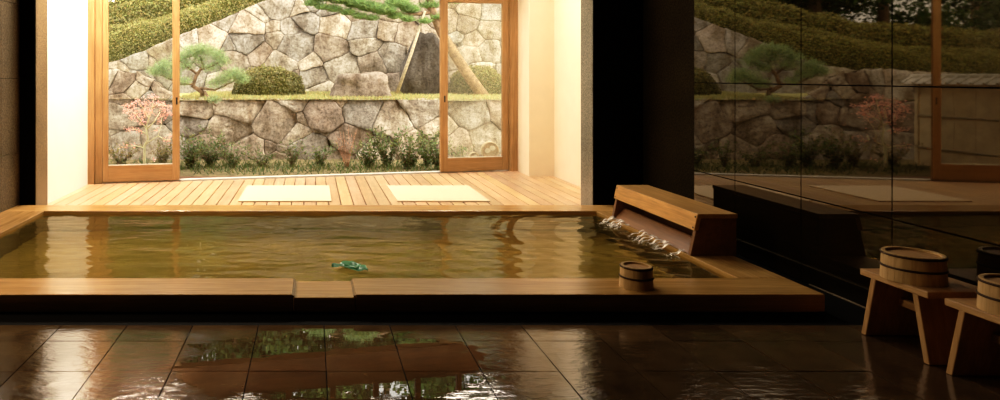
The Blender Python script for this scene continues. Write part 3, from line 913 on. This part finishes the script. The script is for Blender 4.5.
# ------------------------------------------------------------------ clipped bushes and hedges
def bush(name, c, r, n, size, mat, label, cat='bush', flat=0.75, group=None, lo=0.55, hi=1.5):
    """rounded clipped bush: core + leaves on its surface"""
    e = empty(name, c); tag(e, label, cat, group)
    core = MB()
    nu, nv = 40, 16
    for j in range(nv + 1):
        ph = PI / 2 * j / nv
        for i in range(nu):
            a = 2 * PI * i / nu
            cr = math.cos(ph) ** 0.8; sz = math.sin(ph) ** 0.9
            k_ = 1 + 0.10 * mnoise.noise((math.cos(a) * 2, math.sin(a) * 2, ph * 2 + c[0]))
            core.v.append((r[0] * 0.94 * cr * math.cos(a) * k_, r[1] * 0.94 * cr * math.sin(a) * k_, r[2] * 0.94 * sz * k_)); core.c.append((1, 1, 1))
    for j in range(nv):
        for i in range(nu):
            core.f.append((j * nu + i, j * nu + (i + 1) % nu, (j + 1) * nu + (i + 1) % nu, (j + 1) * nu + i))
    core.build('branches', M['hedgecore'], e, smooth=True)
    fo_ = MB()
    a = rng.uniform(0, 2 * PI, n); s = rng.uniform(0, 1, n); ph = np.arcsin(s)
    cr = np.cos(ph) ** 0.8; sz = np.sin(ph) ** 0.9
    k_ = np.array([1 + 0.10 * mnoise.noise((math.cos(aa) * 2, math.sin(aa) * 2, pp * 2 + c[0])) for aa, pp in zip(a, ph)]) * rng.uniform(0.94, 1.04, n)
    pts = np.stack([r[0] * cr * np.cos(a) * k_, r[1] * cr * np.sin(a) * k_, r[2] * sz * k_], 1)
    nr = pts / (np.array(r) ** 2); nr /= np.linalg.norm(nr, axis=1)[:, None] + 1e-9
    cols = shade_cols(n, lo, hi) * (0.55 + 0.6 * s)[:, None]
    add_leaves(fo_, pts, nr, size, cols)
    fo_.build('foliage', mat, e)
    return e
bush('azalea_bush', (-0.73, 11.5, 0.80), (0.60, 0.40, 0.50), 7000, 0.020, M['azalea'], 'low rounded clipped dark green bush on the grass terrace, left of the flat rock')
bush('azalea_bush', (2.85, 11.75, 0.80), (0.50, 0.40, 0.52), 5000, 0.020, M['azalea'], 'rounded clipped bush seen through the hazy right sliding door')

def hedge(Y0, Y1, zb, zt, xa, xb, n, size, label, mat):
    e = empty('clipped_hedge', ((xa + xb) / 2, Y0, 1.5)); tag(e, label, 'hedge')
    ex, ey, ez = e.location
    prof = []   # rounded section, param 0..1 from front bottom over the top to the back
    K = 14
    core = MB(); nx_ = 90
    def sec(t, x):
        b_, tp = zb(x), zt(x); h = tp - b_
        if t < 0.45:
            q = t / 0.45; y = Y0 + 0.16 * q ** 3; z = b_ + h * 0.86 * q
        elif t < 0.6:
            q = (t - 0.45) / 0.15; y = Y0 + 0.16 + 0.22 * math.sin(q * PI / 2); z = b_ + h * (0.86 + 0.14 * (1 - math.cos(q * PI / 2)) + 0.0)
        else:
            q = (t - 0.6) / 0.4; y = Y0 + 0.38 + (Y1 - Y0 - 0.38) * q; z = tp + 0.06 * q
        k_ = 0.07 * mnoise.noise((x * 1.7, y * 2, z * 2)) + 0.03 * mnoise.noise((x * 6, y * 6, z * 6))
        return (x, y - k_, z + k_)
    for j in range(K + 1):
        for i in range(nx_ + 1):
            x = xa + (xb - xa) * i / nx_; p = sec(j / K, x)
            core.v.append((p[0] - ex, p[1] - ey + 0.03, p[2] - ez - 0.02)); core.c.append((1, 1, 1))
    for j in range(K):
        for i in range(nx_):
            q = j * (nx_ + 1) + i
            core.f.append((q, q + 1, q + nx_ + 2, q + nx_ + 1))
    core.build('branches', M['hedgecore'], e, smooth=True)
    fo_ = MB()
    xs_ = rng.uniform(xa, xb, n); ts = rng.uniform(0, 0.9, n)
    pts = np.array([sec(t, x) for t, x in zip(ts, xs_)]) - np.array([ex, ey, ez]) + rng.normal(0, 0.018, (n, 3))
    nr = np.stack([np.zeros(n), np.where(ts < 0.5, -1, -0.2), np.where(ts < 0.45, 0.25, 1.0)], 1)
    cols = shade_cols(n, 0.55, 1.35, 0.2) * np.where(ts < 0.42, 0.74 + 0.26 * ts / 0.42, 1.08)[:, None]  # lower front darkened and top lifted, imitating light from above
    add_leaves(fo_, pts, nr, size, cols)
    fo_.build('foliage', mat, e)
    return e
hA = lambda x: float(np.interp(x, [-11, -6, -3.9, -1.8, 0.5, 3], [1.45, 1.72, 2.05, 2.62, 3.25, 3.4]))
hB = lambda x: float(np.interp(x, [-11, -6, -4.5, -1.8, 0.5, 3], [1.95, 2.30, 2.66, 3.25, 3.75, 3.9]))
hedge(12.75, 14.2, lambda x: wall_top(x) - 0.10, hA, -10, 1.2, 42000, 0.021, 'long clipped hedge following the sloping top of the upper stone wall', M['hedge'])
hedge(14.0, 15.8, lambda x: hA(x) - 0.15, hB, -11, 1.5, 26000, 0.032, 'second long clipped hedge rising behind the first one', M['hedge'])
# bank under and behind the hedges
b = MB()
nx_, ny_ = 40, 10
for j in range(ny_ + 1):
    for i in range(nx_ + 1):
        x_ = -16 + 30 * i / nx_; y_ = UY + 0.25 + 16 * j / ny_
        z_ = wall_top(x_) - 0.12 + 1.6 * (j / ny_) ** 0.8
        b.v.append((x_, y_, z_)); b.c.append((1, 1, 1))
for j in range(ny_):
    for i in range(nx_):
        q = j * (nx_ + 1) + i
        b.f.append((q, q + 1, q + nx_ + 2, q + nx_ + 1))
tag(b.build('hill_bank', M['hedgecore'], smooth=True), 'sloping earth bank behind the upper stone wall', 'bank', kind='structure')

# ------------------------------------------------------------------ trees behind the hedges
def tree(c, h, r, n, label, mat=None, size=0.09, sub=9):
    e = empty('background_tree', c); tag(e, label, 'tree', 'trees on the bank beyond the hedges')
    tk = MB(); tk.tube([(0, 0, -0.3), (0.05, 0, h * 0.3), (-0.06, 0.05, h * 0.6), (0.02, 0, h * 0.85)], [0.16, 0.13, 0.09, 0.03], 8)
    tk.build('trunk', M['bark'], e, smooth=True)
    fo_ = MB()
    for k_ in range(sub):
        a = rng.uniform(0, 2 * PI); rr = r * rng.uniform(0.2, 0.75)
        cc = np.array([rr * math.cos(a), rr * math.sin(a), h * rng.uniform(0.10, 0.92)])
        rad = r * rng.uniform(0.35, 0.55)
        m_ = n // sub
        d = rng.normal(0, 1, (m_, 3)); d /= np.linalg.norm(d, axis=1)[:, None]
        pts = cc + d * (rad * rng.uniform(0.55, 1.05, m_))[:, None] * np.array([1, 1, 0.75])
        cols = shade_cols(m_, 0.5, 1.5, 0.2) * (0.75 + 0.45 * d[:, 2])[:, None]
        add_leaves(fo_, pts, d, size, cols)
    fo_.build('foliage', mat or M['tree'], e)
    return e
TR = [((-7.5, 17.5, 2.2), 5.0, 2.1, 'broad leafy tree farthest left beyond the hedges'), ((-4.6, 17.0, 2.6), 4.0, 1.6, 'leafy tree whose crown shows above the hedge through the left sliding door'),
      ((-2.0, 18.0, 3.2), 5.5, 2.0, 'tall leafy tree beyond the hedge near the middle of the opening'), ((0.6, 17.0, 3.5), 5.0, 1.8, 'leafy tree beyond the stone wall above the clipped round bush'),
      ((3.0, 16.0, 3.5), 4.6, 1.8, 'leafy tree above the upper stone wall behind the dark boulder'), ((5.6, 17.0, 3.5), 5.2, 2.0, 'broad leafy tree farthest right beyond the stone wall'),
      ((-10.5, 19.0, 2.0), 5.5, 2.3, 'tall tree at the left behind the boundary fence'),
      ((-14.5, 19.5, 1.6), 6.5, 2.6, 'spreading tree beyond the far left end of the hedges'), ((-9.0, 21.5, 2.2), 7.0, 2.4, 'taller tree behind the others left of the opening'), ((-5.6, 20.8, 3.0), 6.8, 2.2, 'taller tree rising behind the leafy crown above the hedge'),
      ((-12.5, 24.0, 2.6), 9.0, 3.0, 'very tall tree far behind at the left'), ((-17.0, 23.0, 2.0), 9.0, 3.2, 'very tall tree at the far left edge of the garden'),
      ((-3.4, 20.6, 3.2), 7.5, 2.6, 'tall tree behind the middle of the hedges'), ((-0.6, 20.2, 3.6), 7.5, 2.5, 'tall tree behind the middle of the upper stone wall'), ((2.2, 19.6, 3.7), 7.5, 2.5, 'tall tree behind the overhanging pine boughs')]
for c, h, r, lab in TR:
    tree(c, h, r, 10000, lab, sub=15)

# ------------------------------------------------------------------ rocks
def rock(name, c, r, label, col, prof=None, seed=0.0, ex=3.2):
    b = MB(); nu, nv = 48, 28
    for j in range(nv + 1):
        ph = PI * j / nv
        for i in range(nu):
            a = 2 * PI * i / nu
            d = Vector((math.sin(ph) * math.cos(a), math.sin(ph) * math.sin(a), math.cos(ph)))
            # boxy superellipsoid with chipped facets
            s = (abs(d.x) ** ex + abs(d.y) ** ex + abs(d.z) ** ex) ** (-1 / ex)
            k_ = s * (1 + 0.16 * mnoise.noise(d * 1.4 + Vector((seed, 0, 0))) + 0.07 * mnoise.noise(d * 4 + Vector((seed, 3, 0))) + 0.03 * mnoise.noise(d * 11))
            x, y, z = d.x * r[0] * k_, d.y * r[1] * k_, d.z * r[2] * k_
            if prof: x, y, z = prof(x, y, z)
            b.v.append((x, y, z)); b.c.append(col)
    for j in range(nv):
        for i in range(nu):
            b.f.append((j * nu + i, (j + 1) * nu + i, (j + 1) * nu + (i + 1) % nu, j * nu + (i + 1) % nu))
    o = b.build(name, M['stone'], smooth=True); o.location = c
    return tag(o, label, 'rock')
rock('garden_rock', (1.93, 11.75, 1.30), (0.36, 0.30, 0.62), 'tall dark standing boulder on the grass terrace near the right door', (0.17, 0.15, 0.13),
     lambda x, y, z: (x * (1.05 - 0.42 * max(0, z) / 0.62) + 0.06 * z, y, z), 2.0)
rock('garden_rock', (0.80, 11.15, 0.95), (0.46, 0.32, 0.24), 'low flat-topped grey rock on the grass terrace beside the leaning stake', (0.33, 0.28, 0.235),
     lambda x, y, z: (x * (1.04 - 0.16 * (z + 0.24) / 0.48), y, z + 0.03 * x), 5.0, 7.0)

# ------------------------------------------------------------------ leaning pine at the right, its prop
pine = empty('leaning_pine', (2.87, 11.35, 0.80))
tag(pine, 'leaning pine behind the right sliding door with fresh green boughs hanging over the terrace', 'pine tree')
tk = MB()
def rel(px, py, Y): p = at_depth(px, py, Y); return (p[0] - 2.87, p[1] - 11.35, p[2] - 0.80)
tk.tube([(0.02, 0, -0.03), rel(470, 78, 11.35), rel(455, 55, 11.33), rel(441, 32, 11.3), rel(431, 8, 11.3), rel(425, -22, 11.3), rel(415, -60, 11.2)], [0.10, 0.09, 0.085, 0.075, 0.065, 0.055, 0.02], 12)
tk.build('trunk', M['bark'], pine, smooth=True)
for pts, rr in (([(432, 12, 11.3), (420, 14, 11.25), (405, 14, 11.2), (385, 10, 11.1)], (0.035, 0.03, 0.022, 0.010)),
                ([(428, -8, 11.3), (395, -12, 11.1), (350, -8, 10.9), (318, -3, 10.8)], (0.04, 0.032, 0.022, 0.008)),
                ([(424, -25, 11.3), (380, -40, 11.0), (330, -38, 10.8), (290, -25, 10.6)], (0.04, 0.03, 0.02, 0.008)),
                ([(424, -25, 11.3), (470, -38, 11.5), (510, -30, 11.6)], (0.04, 0.03, 0.01))):
    bq = MB(); bq.tube([rel(*p) for p in pts], rr, 8); bq.build('bough', M['bark'], pine, smooth=True)
nd = MB()
for (px, py, Y, rx, n_) in [(305, -4, 10.8, 0.16, 260), (322, -2, 10.8, 0.18, 320), (340, 0, 10.85, 0.2, 420), (356, 4, 10.9, 0.2, 460), (370, 8, 11, 0.2, 460), (384, 11, 11.05, 0.2, 420), (398, 4, 11.1, 0.2, 380),
                            (410, 10, 11.2, 0.16, 260), (375, -8, 11, 0.25, 420), (345, -14, 10.9, 0.25, 420), (415, -10, 11.2, 0.25, 380), (430, 6, 11.3, 0.15, 240), (438, 18, 11.25, 0.10, 110), (395, 17, 11.1, 0.12, 140), (440, -6, 11.3, 0.2, 240),
                            (360, 17, 10.95, 0.1, 120), (322, 8, 10.8, 0.10, 120), (334, 10, 10.85, 0.12, 140), (348, 13, 10.9, 0.12, 150), (312, 4, 10.8, 0.12, 150), (372, 19, 11.0, 0.10, 110), (408, 20, 11.15, 0.10, 90), (425, 22, 11.2, 0.10, 90), (455, 0, 11.4, 0.2, 240), (475, -4, 11.5, 0.22, 260), (500, -8, 11.6, 0.22, 220),
                            (290, -22, 10.6, 0.2, 300), (320, -30, 10.8, 0.25, 300), (360, -36, 10.9, 0.3, 300), (420, -55, 11.2, 0.35, 420), (470, -36, 11.5, 0.3, 300)]:
    p = rel(px, py, Y)
    needles(nd, p, (rx, rx * 0.8, rx * 0.35), n_ * 4, 0.12, 0.75, 0.0046)
nd.build('needles', M['pine_fresh'], pine)
st = MB()
p0 = at_depth(397, 93, 11.2); p1 = at_depth(425, 11, 11.22)
st.tube([p0, [(a + c) / 2 + d for a, c, d in zip(p0, p1, (0.012, 0, 0))], p1], [0.030, 0.026, 0.020], 10)
o = st.build('support_stake', M['stake'], smooth=True)
tag(o, 'pale wooden stake leaning up from the terrace to prop the pine bough', 'stake')

# ------------------------------------------------------------------ small pine at the left of the terrace
p2 = empty('small_pine', (-1.72, 10.75, 0.78))
tag(p2, 'small gnarled pine with blue green needle tufts on the terrace edge beside the left door', 'pine tree')
def rel2(px, py, Y): p = at_depth(px, py, Y); return (p[0] + 1.72, p[1] - 10.75, p[2] - 0.78)
tk = MB(); tk.tube([(-0.02, 0.05, -0.02), rel2(202, 92, 10.75), rel2(193, 86, 10.7), rel2(196, 76, 10.7), rel2(203, 66, 10.72), rel2(200, 56, 10.72)], [0.045, 0.04, 0.034, 0.028, 0.02, 0.01], 9)
tk.build('trunk', M['bark'], p2, smooth=True)
for pts in ([(194, 84, 10.7), (180, 84, 10.6), (168, 78, 10.6), (158, 74, 10.6)], [(200, 88, 10.75), (215, 90, 10.65), (228, 84, 10.6), (240, 78, 10.6)], [(200, 70, 10.72), (212, 66, 10.7), (222, 60, 10.7)],
            [(205, 92, 10.7), (210, 100, 10.35), (216, 106, 10.25)], [(197, 74, 10.7), (186, 66, 10.7), (178, 60, 10.7)]):
    bq = MB(); bq.tube([rel2(*p) for p in pts], [0.02, 0.016, 0.011, 0.006][:len(pts)], 7); bq.build('bough', M['bark'], p2, smooth=True)
nd = MB()
for (px, py, Y, rx, n_) in [(157, 72, 10.6, 0.12, 260), (166, 66, 10.6, 0.13, 300), (172, 75, 10.6, 0.12, 240), (180, 58, 10.7, 0.12, 220), (192, 52, 10.7, 0.14, 320), (204, 50, 10.72, 0.14, 320), (215, 55, 10.7, 0.13, 280), (222, 62, 10.7, 0.12, 220),
                            (186, 66, 10.7, 0.12, 200), (210, 68, 10.7, 0.12, 180), (226, 78, 10.6, 0.14, 260), (236, 74, 10.6, 0.12, 220), (242, 80, 10.6, 0.1, 160), (216, 84, 10.6, 0.13, 200), (214, 100, 10.3, 0.09, 90), (184, 82, 10.6, 0.1, 120), (200, 60, 10.7, 0.1, 120)]:
    needles(nd, rel2(px, py, Y), (rx * 1.35, rx * 1.1, rx * 0.75), int(n_ * 2.4), 0.10, 0.8, 0.0028)
nd.build('needles', M['pine'], p2)

# ------------------------------------------------------------------ red maple outside the left door
mp = empty('maple_sapling', (-2.26, 9.2, GZ))
tag(mp, 'young maple with pale trunk and sparse red leaves behind the left sliding door', 'maple')
def relm(px, py, Y=9.2): p = at_depth(px, py, Y); return (p[0] + 2.26, p[1] - 9.2, p[2] - GZ)
tk = MB(); tk.tube([(0.0, 0, 0), relm(144.5, 162), relm(144.5, 146), relm(148, 139), relm(146, 128), relm(149, 118), relm(152, 108), relm(154, 98)], [0.022, 0.02, 0.018, 0.015, 0.012, 0.010, 0.007, 0.003], 8)
tk.build('trunk', M['bark_pale'], mp, smooth=True)
BR = [[(145, 145), (150, 141), (158, 136), (161, 126), (162, 116)], [(146, 128), (140, 120), (134, 112)], [(149, 118), (143, 108), (138, 101)], [(146, 130), (154, 122), (160, 112)], [(144.5, 148), (136, 146), (127, 146)],
      [(152, 108), (158, 104), (165, 106)], [(147, 134), (138, 130), (130, 129)], [(158, 136), (166, 140), (171, 140)]]
for pts in BR:
    bq = MB(); bq.tube([relm(p[0], p[1], 9.2 + 0.12 * math.sin(i * 2.1 + p[0])) for i, p in enumerate(pts)], [0.010, 0.008, 0.006, 0.004, 0.003][:len(pts)], 6); bq.build('branch', M['bark_pale'], mp, smooth=True)
fo_ = MB()
P = []
for (px, py, s, n_) in [(131, 106, 5, 38), (127, 111, 4, 30), (138, 101, 4, 30), (146, 103, 5, 40), (153, 97, 4, 34), (160, 104, 5, 40), (167, 107, 5, 40), (140, 111, 6, 44), (150, 111, 5, 34), (134, 116, 5, 34), (164, 114, 5, 36), (170, 113, 3, 24), (141, 122, 4, 22),
                        (128, 129, 4, 22), (136, 131, 4, 18), (160, 120, 4, 16), (125, 146, 4, 16), (133, 145, 3, 12), (167, 140, 4, 20), (172, 136, 3, 14), (153, 160, 3, 6), (157, 130, 3, 10), (145, 116, 4, 20)]:
    for _ in range(int(n_ * 1.6)):
        q = relm(px + random.gauss(0, s * 0.7), py + random.gauss(0, s * 0.42), 9.2 + random.gauss(0, 0.10)); P.append(q)
P = np.array(P)
add_leaves(fo_, P, np.tile([0, -0.3, 1.0], (len(P), 1)), 0.019, shade_cols(len(P), 0.85, 1.4, 0.15), 0.5, 0.7)
fo_.build('foliage', M['maple'], mp)

# ------------------------------------------------------------------ plants at the foot of the lower wall
def stem_plant(name, c, h, spread, nst, nleaf, size, mat, label, cat, bark='bark', group=None, arch=0.4, thin=0.004):
    e = empty(name, c); tag(e, label, cat, group)
    sm = MB(); P = []; D = []
    for s in range(nst):
        a = rng.uniform(0, 2 * PI); sp_ = spread * rng.uniform(0.2, 1.0); hh = h * rng.uniform(0.6, 1.05)
        pts = []
        for t in np.linspace(0, 1, 6):
            pts.append((sp_ * t ** (1 + arch) * math.cos(a) + 0.02 * math.cos(a), sp_ * 0.6 * t ** (1 + arch) * math.sin(a), hh * t - 0.25 * hh * arch * t * t))
        sm.tube(pts, [thin * (1 - 0.7 * t) for t in np.linspace(0, 1, 6)], 5)
        for k_ in range(max(1, nleaf // nst)):
            t = rng.uniform(0.06, 1.0); i = min(4, int(t * 5)); f_ = t * 5 - i
            q = [pts[i][d] * (1 - f_) + pts[i + 1][d] * f_ for d in range(3)]
            P.append([q[0] + rng.normal(0, size * 0.9), q[1] + rng.normal(0, size * 0.9), max(0.01, q[2] + rng.normal(0, size * 0.6))]); D.append([math.cos(a) * 0.4, -0.4, 0.8])
    sm.build('stems', M[bark], e, smooth=True)
    if P:
        fo2 = MB(); P = np.array(P)
        zf = P[:, 2] / max(h, 0.01)
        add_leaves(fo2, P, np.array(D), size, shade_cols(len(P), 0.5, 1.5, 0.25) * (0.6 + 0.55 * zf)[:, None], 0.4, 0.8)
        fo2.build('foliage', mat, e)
    return e
gp = 'plants at the foot of the lower stone wall'
PL = [
 ('garden_shrub', 190, 9.3, 0.32, 0.22, 14, 520, 0.028, 'leaf', 'dark leafy shrub at the wall foot just right of the left sliding door'),
 ('garden_shrub', 211, 9.5, 0.40, 0.30, 16, 620, 0.026, 'leaf', 'loose arching green shrub below the small pine'),
 ('garden_shrub', 233, 9.4, 0.20, 0.20, 12, 300, 0.026, 'leaf', 'low green shrub below the largest stone of the lower wall'),
 ('garden_shrub', 262, 9.5, 0.17, 0.22, 12, 260, 0.024, 'leaf', 'low spreading plant behind the left deck mat'),
 ('garden_shrub', 292, 9.5, 0.26, 0.14, 9, 220, 0.024, 'leaf', 'small upright leafy plant beside the left deck mat corner'),
 ('garden_shrub', 320, 9.5, 0.21, 0.22, 12, 300, 0.024, 'leaf', 'low bushy plant left of the reddish twig shrub'),
 ('garden_shrub', 368, 9.4, 0.30, 0.22, 14, 480, 0.027, 'leaf', 'leafy green shrub right of the reddish twig shrub'),
 ('garden_shrub', 388, 9.5, 0.44, 0.20, 14, 560, 0.028, 'leaf', 'tall dense green shrub in the middle of the wall foot'),
 ('garden_shrub', 408, 9.3, 0.33, 0.22, 14, 520, 0.028, 'leaf', 'glossy leafy shrub behind the right deck mat'),
 ('garden_shrub', 427, 9.5, 0.42, 0.20, 13, 520, 0.028, 'leaf', 'upright leafy shrub beside the right sliding door stile'),
 ('garden_shrub', 438, 9.2, 0.30, 0.16, 10, 340, 0.028, 'leaf', 'broad leafy shrub half hidden by the right sliding door stile'),
 ('garden_shrub', 120, 9.6, 0.22, 0.25, 12, 300, 0.024, 'hedge', 'low yellow green plant behind the left sliding door, left of the maple'),
 ('garden_shrub', 162, 9.55, 0.24, 0.22, 12, 320, 0.024, 'hedge', 'low yellow green plant behind the left sliding door, right of the maple'),
 ('garden_shrub', 457, 9.4, 0.22, 0.18, 10, 260, 0.024, 'leaf', 'low green plant behind the hazy glass of the right sliding door'),
]
for (nm, px, Y, h, sp_, ns, nl, sz, mt, lab) in PL:
    stem_plant(nm, ((px - CX) / F * Y, Y, GZ), h * 1.2 + 0.12, sp_ * 1.6, ns + 5, int(nl * 1.25), sz, M[mt], lab, 'shrub', group=gp)
stem_plant('twig_shrub', ((347 - CX) / F * 9.35, 9.35, GZ), 0.60, 0.16, 15, 170, 0.012, M['twig'], 'upright reddish brown twiggy shrub at the foot of the lower wall', 'shrub', bark='twig', arch=0.25, thin=0.003, group=gp)
# low weeds
b = MB(); N = 2000
x_ = rng.uniform(-3.0, 3.2, N); y_ = np.clip(rng.normal(9.35, 0.35, N), 8.75, 10.2); y_ = np.maximum(y_, 7.97 + 0.21 * x_ + 0.30)
h_ = rng.uniform(0.02, 0.11, N); lx = rng.normal(0, 0.05, N); ly = rng.normal(0, 0.03, N)
tri = np.stack([np.stack([x_ - 0.007, y_, 0 * x_ + GZ], 1), np.stack([x_ + 0.007, y_, 0 * x_ + GZ], 1), np.stack([x_ + lx, y_ + ly, GZ + h_], 1)], 1).reshape(-1, 3)
b.v = [tuple(p) for p in tri.tolist()]; b.f = [(3 * i, 3 * i + 1, 3 * i + 2) for i in range(N)]
b.c = [tuple(p) for p in np.repeat(shade_cols(N, 0.4, 1.2, 0.3), 3, axis=0).tolist()]
tag(b.build('weeds', M['leaf']), 'short green weeds along the foot of the lower stone wall', 'weeds', kind='stuff')

# ------------------------------------------------------------------ boundary fence with tiled coping (mirrored in the granite wall)
fx, fy0, fy1 = -3.1, 7.0, 9.66
fe = empty('boundary_fence', (fx, fy0, GZ)); tag(fe, 'pale board fence with grey tiled coping, mirrored in the polished granite wall', 'fence')
LF = fy1 - fy0
m = MB()
k = 0; y = 0.0
while y < LF - 0.02:
    s = random.uniform(0.85, 1.1); m.box(-0.02, 0.0, y, min(y + 0.296, LF), 0.02, 1.16, (s, s, s)); y += 0.30
m.build('board_panel', M['fence'], fe)
for z in (0.27, 0.715):
    m = MB(); m.tube([(0.012, 0, z), (0.012, LF, z)], [0.014, 0.014], 10); m.build('batten', M['stake'], fe, smooth=True)
m = MB(); m.box(-0.06, 0.03, LF - 0.05, LF, 0.0, 1.16); m.build('post', M['fence'], fe, bevel=0.004)
m = MB()
m.prism([(-0.17, 0, 1.16), (0.15, 0, 1.16), (0.15, LF + 0.08, 1.16), (-0.17, LF + 0.08, 1.16)], [(-0.04, 0, 1.25), (0.02, 0, 1.25), (0.02, LF + 0.08, 1.25), (-0.04, LF + 0.08, 1.25)])
y = 0.0
while y < LF + 0.08:
    for sgn in (-1, 1):
        m.tube([(-0.01 + sgn * 0.02, y, 1.26), (-0.01 + sgn * 0.17, y, 1.17)], [0.022, 0.022], 8)
    y += 0.17
m.tube([(-0.01, 0, 1.265), (-0.01, LF + 0.09, 1.265)], [0.035, 0.035], 10)
m.build('coping', M['rooftile'], fe, smooth=False)

# ------------------------------------------------------------------ round clay ornaments seen through the right door
def ornament(px, py, Y, r, label):
    X, _, Z = at_depth(px, py, Y)
    e = empty('round_ornament', (X, Y, GZ)); tag(e, label, 'ornament')
    c = Z - GZ
    def disc(mb, prof, n=36):
        t = MB(); t.lathe(prof, n)
        mb.add([(p[0], -p[2], p[1] + c) for p in t.v], [f[::-1] for f in t.f])
    m = MB(); disc(m, [(0.0, -0.04), (r, -0.04), (r, 0.02), (r * 0.95, 0.032), (r * 0.82, 0.032), (r * 0.78, 0.018), (0.0, 0.018)]); m.build('disc', M['ornament'], e)
    for (ax, az, ang) in ((-0.26, -0.05, 2.4), (0.12, 0.26, 0.3)):
        m = MB(); pts = []; n = 16
        vs = []
        for i in range(n):
            a = 2 * PI * i / n
            rr = r * 0.26 * (1 + 0.35 * math.cos(a - ang))
            vs.append((ax * r + rr * math.cos(a) * 1.2, -0.018, c + az * r + rr * math.sin(a)))
        top = [(v[0], -0.034, v[2]) for v in vs]
        m.prism(vs[::-1], top[::-1]); m.build('swirl', M['ornament_pale'], e, bevel=0.004)
    m = MB(); m.box(-r * 0.55, r * 0.55, -0.03, 0.06, 0, max(0.02, c - r * 0.82)); m.build('plinth', M['rooftile'], e, bevel=0.004)
ornament(490, 150.5, 9.0, 0.118, 'large round clay ornament with pale swirls behind the right door glass')
ornament(474, 157, 9.0, 0.066, 'small round clay ornament beside the large one behind the right door glass')

# ------------------------------------------------------------------ light, sky, camera
world = bpy.data.worlds.new('sky'); scene.world = world; world.use_nodes = True
wt = world.node_tree; wt.nodes.clear()
wo = wt.nodes.new('ShaderNodeOutputWorld'); bg = wt.nodes.new('ShaderNodeBackground')
tc = wt.nodes.new('ShaderNodeTexCoord'); sx = wt.nodes.new('ShaderNodeSeparateXYZ'); rp = wt.nodes.new('ShaderNodeValToRGB')
rp.color_ramp.elements[0].position = 0.0; rp.color_ramp.elements[0].color = (0.95, 0.88, 0.76, 1)
rp.color_ramp.elements[1].position = 0.6; rp.color_ramp.elements[1].color = (1.0, 0.97, 0.92, 1)
wt.links.new(tc.outputs['Generated'], sx.inputs[0]); wt.links.new(sx.outputs['Z'], rp.inputs[0])
wt.links.new(rp.outputs[0], bg.inputs[0]); bg.inputs[1].default_value = 3.9
wt.links.new(bg.outputs[0], wo.inputs[0])
sun = bpy.data.lights.new('sun', 'SUN'); sun.energy = 4.4; sun.angle = math.radians(35); sun.color = (1.0, 0.93, 0.80)
so = bpy.data.objects.new('sun', sun); link(so)
so.rotation_euler = Vector((-0.78, 0.38, -0.8)).to_track_quat('-Z', 'Y').to_euler()
pl = bpy.data.lights.new('door_portal', 'AREA'); pl.shape = 'RECTANGLE'; pl.size = 5.0; pl.size_y = 3.0; pl.cycles.is_portal = True
po = bpy.data.objects.new('door_portal', pl); link(po)
po.location = (0, 8.12, 1.5); po.rotation_euler = (PI / 2, 0, DANG + PI)
po.rotation_euler = Vector((SA, -CA, 0)).to_track_quat('-Z', 'Y').to_euler()

for i, (lx_, ly_) in enumerate(((-1.75, 6.75), (-0.6, 6.85), (0.6, 6.95), (1.75, 7.05))):  # unseen fill lamps added above the deck to brighten it
    la = bpy.data.lights.new('deck_fill_lamp', 'AREA'); la.shape = 'DISK'; la.size = 0.9; la.energy = (250.0, 50.0, 48.0, 105.0)[i]; la.color = (1.0, 0.87, 0.70)
    lo_ = bpy.data.objects.new('deck_fill_lamp', la); link(lo_); lo_.location = (lx_, ly_, CEIL - 0.03); lo_.rotation_euler = Vector(((-0.45, -0.35, -0.82), (0, -0.43, -0.9), (0, -0.43, -0.9), (0.2, -0.4, -0.9))[i]).to_track_quat('-Z', 'Y').to_euler()

la = bpy.data.lights.new('bath_fill_lamp', 'AREA'); la.shape = 'DISK'; la.size = 0.5; la.energy = 36.0; la.color = (1.0, 0.80, 0.54)  # unseen lamp added at the left to light rim, spout and stools
lo_ = bpy.data.objects.new('bath_fill_lamp', la); link(lo_); lo_.location = (-2.25, 3.5, 1.75)
lo_.rotation_euler = Vector((0.9, 0.0, -0.36)).to_track_quat('-Z', 'Y').to_euler()

cam = bpy.data.cameras.new('camera'); co = bpy.data.objects.new('camera', cam); link(co)
co.location = (0, 0, EYE); co.rotation_euler = (PI / 2, 0, 0)
cam.sensor_fit = 'HORIZONTAL'; cam.sensor_width = 36.0; cam.lens = 36.0 * F / 1000.0
cam.shift_x = (500 - CX) / 1000.0; cam.shift_y = -(200 - CY) / 1000.0
cam.clip_start = 0.02; cam.clip_end = 200
scene.camera = co

scene.view_settings.view_transform = 'Standard'
scene.view_settings.look = 'None'
scene.view_settings.exposure = 0.0
c = scene.cycles
c.max_bounces = 12; c.diffuse_bounces = 5; c.glossy_bounces = 6; c.transmission_bounces = 8; c.transparent_max_bounces = 16
c.caustics_reflective = True; c.caustics_refractive = True
c.sample_clamp_indirect = 6.0
c.use_denoising = True
vs_ = scene.view_settings
vs_.use_curve_mapping = True
cm = vs_.curve_mapping
cv = cm.curves[3]
for p in ((0.012, 0.0065), (0.05, 0.040), (0.2, 0.20), (0.6, 0.66)): cv.points.new(*p)
cm.update()
